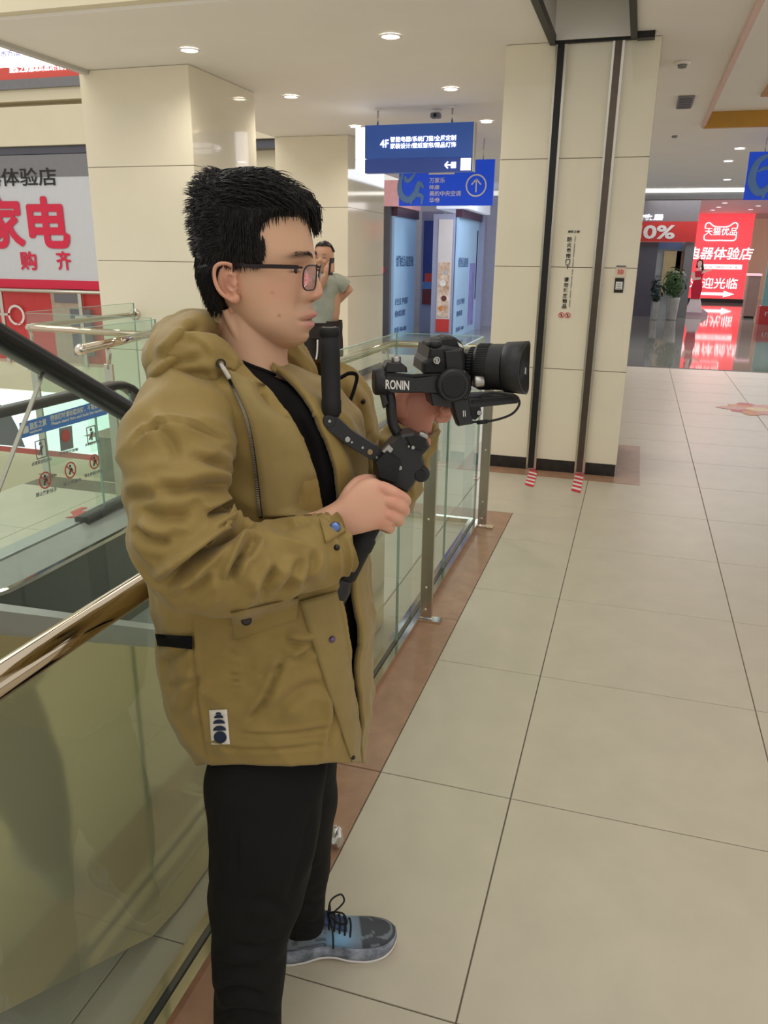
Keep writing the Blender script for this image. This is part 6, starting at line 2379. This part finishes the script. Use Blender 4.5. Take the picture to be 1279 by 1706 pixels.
# tilt arm down to the plate, plate, clamps
slab('tilt_arm', [(752, 660), (781, 660), (786, 690), (789, 707), (764, 711), (756, 690)], GBD-.012, GBD+.014, M_GB, gm, .004)
slab('arm_mark', [(771, 684), (772, 684), (772.5, 694), (771.5, 694)], GBD-.0128, GBD-.0118, M_WHITE, gm)
slab('arm_mark', [(774, 684), (775, 684), (775.5, 694), (774.5, 694)], GBD-.0128, GBD-.0118, M_WHITE, gm)
pt = slab('camera_plate', [(716, 655), (788, 662), (862, 659), (866, 663), (863, 672), (790, 680), (760, 680), (720, 676)], GBD-.006, GBD+.045, M_GB, gm, .002)
slab('plate_rail', [(786, 668), (858, 662), (858, 666), (786, 672)], GBD-.008, GBD-.004, M_GB2, pt, .0008)
slab('plate_catch', [(780, 678), (800, 676), (803, 690), (792, 700), (784, 698)], GBD-.006, GBD+.01, M_GB2, pt, .0015)
disc(798, 688, GBD-.009, .004, .006, M_SILV, pt, 'catch_screw', 14)
kb = MB().lathe(PX(788, 636, GBD-.006), A3, [(0, .008), (.004, .0095), (.015, .0095), (.017, .008)], 22).build('clamp_knob', M_SILV, gm)
slab('top_clamp', [(641, 612), (646, 604), (668, 604), (678, 612), (679, 621), (641, 621)], GBD-.006, GBD+.03, M_GB, gm, .003)
MB().lathe(PX(659.5, 604.5, GBD+.006), Z3, [(0, .0068), (.002, .0075), (.009, .0075), (.0105, .006)], 20).build('clamp_knob', M_SILV, gm)
MB().tube(catmull([PX(800, 664, GBD-.012), PX(815, 655, GBD-.014), PX(840, 657, GBD-.016), PX(862, 664, GBD-.018), PX(864, 676, GBD-.020), PX(852, 690, GBD-.020), PX(828, 699, GBD-.018), PX(802, 703, GBD-.012), PX(786, 703, GBD-.008)], 50), .0019, 8).build('control_cable', M_GB2, gm)
MB().tube([PX(812, 702, GBD-.014), PX(794, 704, GBD-.010)], .0034, 10).build('cable_plug', M_GB2, gm)

# ================================================================== mirrorless camera on the plate
CB = 1.218
cmr = thing('mirrorless_camera', 'black mirrorless camera with a large hooded lens on the stabiliser', 'camera', tuple(PX(750, 622, CB)))
M_CB = mat('camera_black', rgb(28, 28, 30), rough=.5, var=.08, vscale=30., bump=.1, bscale=500.)
M_LB = mat('lens_black', rgb(30, 30, 32), rough=.38, var=.06, vscale=20.)
slab('camera_body', [(713, 598), (716, 580), (742, 577), (772, 582), (775, 600), (775, 626), (742, 626), (722, 622), (706, 622), (708, 606)], CB-.012, CB+.085, M_CB, cmr, .004)
slab('grip_bulge', [(706, 606), (722, 596), (738, 604), (744, 622), (706, 623)], CB-.020, CB+.004, mat('camera_rubber', rgb(20, 20, 22), rough=.8, var=.15, vscale=80., bump=.4, bscale=900.), cmr, .004)
slab('side_cover', [(741, 585), (768, 583), (772, 622), (744, 624)], CB-.018, CB-.010, M_CB, cmr, .002)
slab('viewfinder_hump', [(715, 584), (713, 572), (718, 566), (732, 565), (742, 561), (758, 562), (768, 569), (774, 580), (772, 590), (716, 590)], CB+.016, CB+.062, M_CB, cmr, .004)
slab('hot_shoe', [(732, 566), (735, 562), (756, 562), (758, 566)], CB+.022, CB+.05, M_GB2, cmr, .001)
slab('eyecup', [(708, 588), (711, 572), (720, 570), (721, 592)], CB+.018, CB+.058, M_GB2, cmr, .003)
MB().lathe(PX(724, 578, CB), Z3, [(0, .011), (.008, .011), (.009, .009)], 22).build('mode_dial', M_CB, cmr)
slab('model_plate', [(762, 570), (769, 574), (772, 580), (765, 577)], CB+.012, CB+.018, M_WHITE, cmr)
ring(MB(), PX(727, 600, CB-.022), A3, Z3, .0045, .0018).build('strap_ring', M_SILV, cmr)
slab('strap_lug', [(724, 598), (729, 597), (731, 606), (728, 607)], CB-.022, CB-.018, M_SILV, cmr)
lc = PX(773, 610, CB+.040)
LD = A3*math.cos(math.radians(30))-B3*math.sin(math.radians(30))+Z3*.035
LD /= np.linalg.norm(LD)
lb = MB().lathe(lc, LD, [(0, .026), (.004, .0275), (.009, .0275), (.011, .0305), (.020, .031), (.022, .0345), (.024, .0355), (.040, .036), (.060, .0365), (.070, .0372), (.084, .0372)], 48).build('lens_barrel', M_LB, cmr)
for t0, t1, r_, nr_ in ((.012, .019, .0315, 40), (.026, .044, .0367, 64)):
    mb = MB()
    ref = np.cross(LD, Z3)
    ref /= np.linalg.norm(ref)
    r2 = np.cross(LD, ref)
    for k in range(nr_):
        t = 2*math.pi*k/nr_
        e1 = ref*math.cos(t)+r2*math.sin(t)
        e2 = np.cross(LD, e1)
        mb.obox(lc+LD*(t0+t1)/2+e1*(r_-.0004), LD, e2, e1, (t1-t0)/2, r_*math.pi/nr_*.55, .0007)
    mb.build('ribbed_ring', M_GB2, lb)
# petal hood: rim height varies round the edge
n = 72
R_in, R_out = [], []
ref = np.cross(LD, Z3)
ref /= np.linalg.norm(ref)
r2 = np.cross(ref, LD)
Rg = []
for k in range(n):
    t = 2*math.pi*k/n
    e1 = ref*math.cos(t)+r2*math.sin(t)
    L1 = .101-.003*math.cos(2*t)
    Rg.append([lc+LD*.066+e1*.0365, lc+LD*.070+e1*.0395, lc+LD*L1+e1*.0418, lc+LD*(L1+.0006)+e1*.0400, lc+LD*.070+e1*.0366])
mb = MB()
V = [p for r_ in Rg for p in r_]
fs = []
for k in range(n):
    j = (k+1) % n
    for i in range(5):
        i2 = (i+1) % 5
        fs.append((k*5+i, k*5+i2, j*5+i2, j*5+i))
mb.add(V, fs, True).build('lens_hood', M_LB, cmr)
MB().lathe(lc+LD*.0835, LD, [(0, .036), (.002, .0365), (.0045, .028), (.0062, .015), (.0068, .0001)], 40).build('front_glass', mat('coated_glass', rgb(46, 34, 60), rough=.04, spec=.9, var=.05, coat=1.), cmr)
text('SONY', lc+LD*.088-B3*.0425+Z3*-.004, Z3, -A3, .010, .0022, M_WHITE, lb, thick=.0006, offset=.01)
text('AF/MF', lc+LD*.050-B3*.0372, A3, Z3, .006, .0016, M_WHITE, lb, thick=.0005, offset=.01)
# ================================================================== man on the phone in the background
YB = 6.36


def Q(x, y, d=0.0):
    return onY(x, y, YB+d)


bgm = thing('person', 'man in a grey green T-shirt phoning in front of the farther pillar', 'person', (Q(530, 600)[0], YB, 0))
cx_ = Q(540, 430)
mb = MB()
hc = Q(540, 432)
mb.ell(hc+Z3*.03, (.078, .095, .105), 24, 16)
mb.ell(hc-Z3*.045-Y3*.012, (.062, .078, .075), 20, 14)
mb.ell(hc-Z3*.012-Y3*.097, (.013, .018, .02), 12, 8)       # nose
for sd in (-1, 1):
    mb.ell(hc+X3*.078*sd-Z3*.005, (.012, .02, .03), 12, 8)
    mb.ell(hc+X3*.032*sd-Y3*.082-Z3*.02, (.02, .014, .016), 12, 8)
mb.ell(hc-Y3*.082-Z3*.06, (.024, .014, .009), 12, 8)
mb.tube([hc-Z3*.06, hc-Z3*.16+Y3*.01], [.052, .060], 16)
sh_r, sh_l = Q(510, 474), Q(566, 470)
# raised forearm with the phone hand (left in the picture)
el_ = Q(519, 505, -.10)
wr_ = Q(543, 458, -.20)
mb.tube([sh_r, el_, wr_], [.050, .042, .028], 14)
pb = wr_+Z3*.035+X3*.012
mb.ell(pb, (.034, .022, .042), 14, 10)
for k in range(4):
    q0 = pb+np.array((.02, -.012, -.015+.019*k))
    mb.tube(catmull([q0, q0+np.array((.03, -.012, .006)), q0+np.array((.042, .012, .010))], 8), [.009]*7+[.006], 8)
mb.tube(catmull([pb+np.array((-.01, 0, .02)), pb+np.array((.005, .02, .055)), pb+np.array((.03, .035, .066))], 8), [.012]*7+[.007], 8)
# other hand on the hip
e2, w2 = Q(581, 482, .03), Q(562, 503, .10)
mb.tube([sh_l, e2, w2], [.048, .040, .028], 14)
mb.ell(w2-X3*.03, (.045, .02, .035), 14, 10)
for k in range(4):
    q0 = w2+np.array((-.05, .0, -.025+.017*k))
    mb.tube([q0, q0+np.array((-.04, .012, -.004)), q0+np.array((-.06, .02, -.012))], [.009, .008, .006], 8)
mb.tube([w2+np.array((-.03, -.01, .03)), w2+np.array((-.06, -.02, .045))], [.011, .008], 8)
# trunk and legs under the clothes
tc_ = Q(538, 500)
mb.tube([hc-Z3*.15, Q(538, 490), Q(536, 530), Q(534, 552)], [(.09, .14), (.10, .16), (.10, .15), (.09, .14)], 18, True, Y3)
mb.tube([Q(520, 548), np.array((Q(516, 600)[0]-.02, YB, .5)), np.array((Q(512, 600)[0]-.03, YB, .06))], [.08, .06, .045], 12)
mb.tube([Q(550, 548), np.array((Q(552, 600)[0]+.02, YB, .5)), np.array((Q(554, 600)[0]+.03, YB, .06))], [.08, .06, .045], 12)
V, F = remesh(mb, .009, 3, .5)
C = np.tile(np.array(rgb(196, 150, 124)), (len(V), 1))
rel = V-hc
mk = np.exp(-((np.abs(rel[:, 0])-.033)/.014)**2-((rel[:, 2]-.012)/.006)**2)*(rel[:, 1] < -.05)
C = C*(1-.8*mk[:, None])+np.array(rgb(50, 36, 32))*.8*mk[:, None]
mk = np.exp(-((np.abs(rel[:, 0])-.033)/.018)**2-((rel[:, 2]-.036)/.006)**2)*(rel[:, 1] < -.05)
C = C*(1-.7*mk[:, None])+np.array(rgb(50, 36, 32))*.7*mk[:, None]
mk = np.exp(-(rel[:, 0]/.028)**2-((rel[:, 2]+.060)/.007)**2)*(rel[:, 1] < -.05)
C = C*(1-.7*mk[:, None])+np.array(rgb(150, 84, 80))*.7*mk[:, None]
b2 = MB()
b2.v, b2.f, b2.s = [tuple(p) for p in V], F, [True]*len(F)
o = b2.build('body', M_SKIN, bgm, fixn=False)
vcol(o.data, C)
# short hair
hb_ = MB()
R = []
for j in range(13):
    t = j/12*1.45
    zz, rr = math.cos(t), math.sin(t)
    ring_ = []
    for k in range(36):
        a = 2*math.pi*k/36
        low = 0
        p = hc+np.array((.086*rr*math.cos(a), .102*rr*math.sin(a), .045+.098*zz))
        if math.sin(a) < -.1 and zz < .62:
            p = hc+np.array((.086*math.sin(.9)*math.cos(a), .096*math.sin(.9)*math.sin(a), .045+.098*max(zz, .62)))
        ring_.append(p+np.array((random.gauss(0, .0012), random.gauss(0, .0012), random.gauss(0, .0015))))
    R.append(ring_)
hb_.rings(R).build('hair', M_HAIR, bgm)
M_GTEE = mat('grey_green_cotton', rgb(158, 162, 150), rough=.8, var=.1, vscale=9., bump=.1, bscale=200.)


def xz_grid(rows, n, m):
    Rw = catmull(rows, n)
    G = np.zeros((n, m, 3))
    for i, (py, xl, xr, hd_) in enumerate(Rw):
        l, r = Q(xl, py), Q(xr, py)
        c = (l+r)/2
        h = (r[0]-l[0])/2
        for k in range(m):
            t = 2*math.pi*k/m
            G[i, k] = c+X3*h*math.copysign(abs(math.cos(t))**.8, math.cos(t))+Y3*hd_*math.copysign(abs(math.sin(t))**.9, math.sin(t))
    return G


G = xz_grid([(457, 528, 549, .07), (461, 517, 560, .10), (468, 509, 568, .12), (480, 507, 568, .13), (500, 508, 564, .135), (520, 506, 562, .14), (536, 507, 560, .135)], 50, 60)
N = outward(G, normals(G))
G = puff(G, N, .016, 7., 16., .008, 3.)
tb = MB()
grid_add(tb, G)


def cyl_grid(p0, p1, p2, rs, n=24, m=30):
    P = catmull([p0, p1, p2], n)
    r = np.interp(np.linspace(0, 1, n), np.linspace(0, 1, len(rs)), rs)
    q = MB()
    q.tube(list(P), [float(v) for v in r], m, False)
    return np.array(q.v).reshape(n, m, 3)


for a, b, c, rs in ((sh_r+X3*.09+Z3*.02, sh_r+X3*.03, sh_r*.35+el_*.65, [.03, .06, .064, .062]), (sh_l-X3*.11+Z3*.03, sh_l-X3*.01, sh_l*.25+e2*.75, [.03, .062, .066, .062])):
    g2 = cyl_grid(a, b, c, rs)
    g2 = puff(g2, outward(g2, normals(g2)), .012, 9., 0, 0, 2.)
    grid_add(tb, g2)
tb.build('t_shirt', M_GTEE, bgm)
M_BTR = mat('dark_brown_trousers', rgb(44, 36, 36), rough=.8, var=.1, vscale=9.)
tb = MB()
for sgn, x0, x1 in ((-1, 521, 513), (1, 548, 552)):
    top_, kn, ft = Q(x0, 534), np.array((Q(x1, 590)[0], YB, .52)), np.array((Q(x1, 590)[0]+.03*sgn, YB, .05))
    g2 = cyl_grid(top_, kn, ft, [.115, .108, .09, .082, .085], 40, 30)
    g2 = puff(g2, outward(g2, normals(g2)), .010, 8., 0, 0, 5.)
    grid_add(tb, g2)
g2 = xz_grid([(530, 508, 560, .12), (545, 507, 562, .13), (562, 510, 560, .12)], 12, 40)
grid_add(tb, g2)
tb.build('trousers', M_BTR, bgm)
MB().tube(catmull([Q(529, 566, -.14), Q(528, 590, -.14), Q(523, 615, -.14), Q(520, 650, -.13)], 20), .007, 8).build('white_cord', M_WHITE, bgm)
for sgn, x1 in ((-1, 513), (1, 552)):
    c = np.array((Q(x1, 590)[0]+.03*sgn, YB-.06, 0))
    R = []
    for u, w, h in catmull([(-.11, .03, .05), (-.05, .042, .08), (.04, .044, .075), (.11, .046, .05), (.155, .03, .03)], 16):
        R.append([c+np.array((w*math.cos(t), -u, h/2+h/2*math.sin(t))) for t in [2*math.pi*k/20 for k in range(20)]])
    MB().rings(R).build('shoe', M_BLACK, bgm)
pc_ = pb+np.array((.036, -.005, .03))
ph = thing('mobile_phone', 'black mobile phone held to the cheek of the man in the background', 'phone', tuple(pc_))
MB().obox(pc_, X3, Y3*.9+X3*.1, Z3*.97+X3*.12, .006, .034, .068, .003).build('phone_body', M_BLACK, ph)
MB().obox(pc_-X3*.007, X3, Y3*.9+X3*.1, Z3*.97+X3*.12, .001, .030, .062).build('phone_screen', mat('phone_glass', rgb(26, 28, 34), rough=.08, var=.05), ph)

# crumpled silver wrapper on the brown strip
P = onZ(560, 1412)
wp = MB()
R = []
rr_ = random.Random(2)
for j in range(9):
    t = math.pi*j/8
    R.append([np.array((P[0], P[1], 0))+np.array((.022*math.sin(t)*math.cos(a)*rr_.uniform(.7, 1.1), .026*math.sin(t)*math.sin(a)*rr_.uniform(.7, 1.1), max(.001, .036-.036*math.cos(t)+rr_.uniform(-.004, .004)))) for a in [2*math.pi*k/14 for k in range(14)]])
wp.rings(R, True, True, False)
o = wp.build('foil_wrapper', mat('silver_foil', rgb(206, 200, 198), rough=.22, metal=.9, var=.05))
tag(o, 'small crumpled silver wrapper on the brown strip behind the black trousers', 'wrapper')
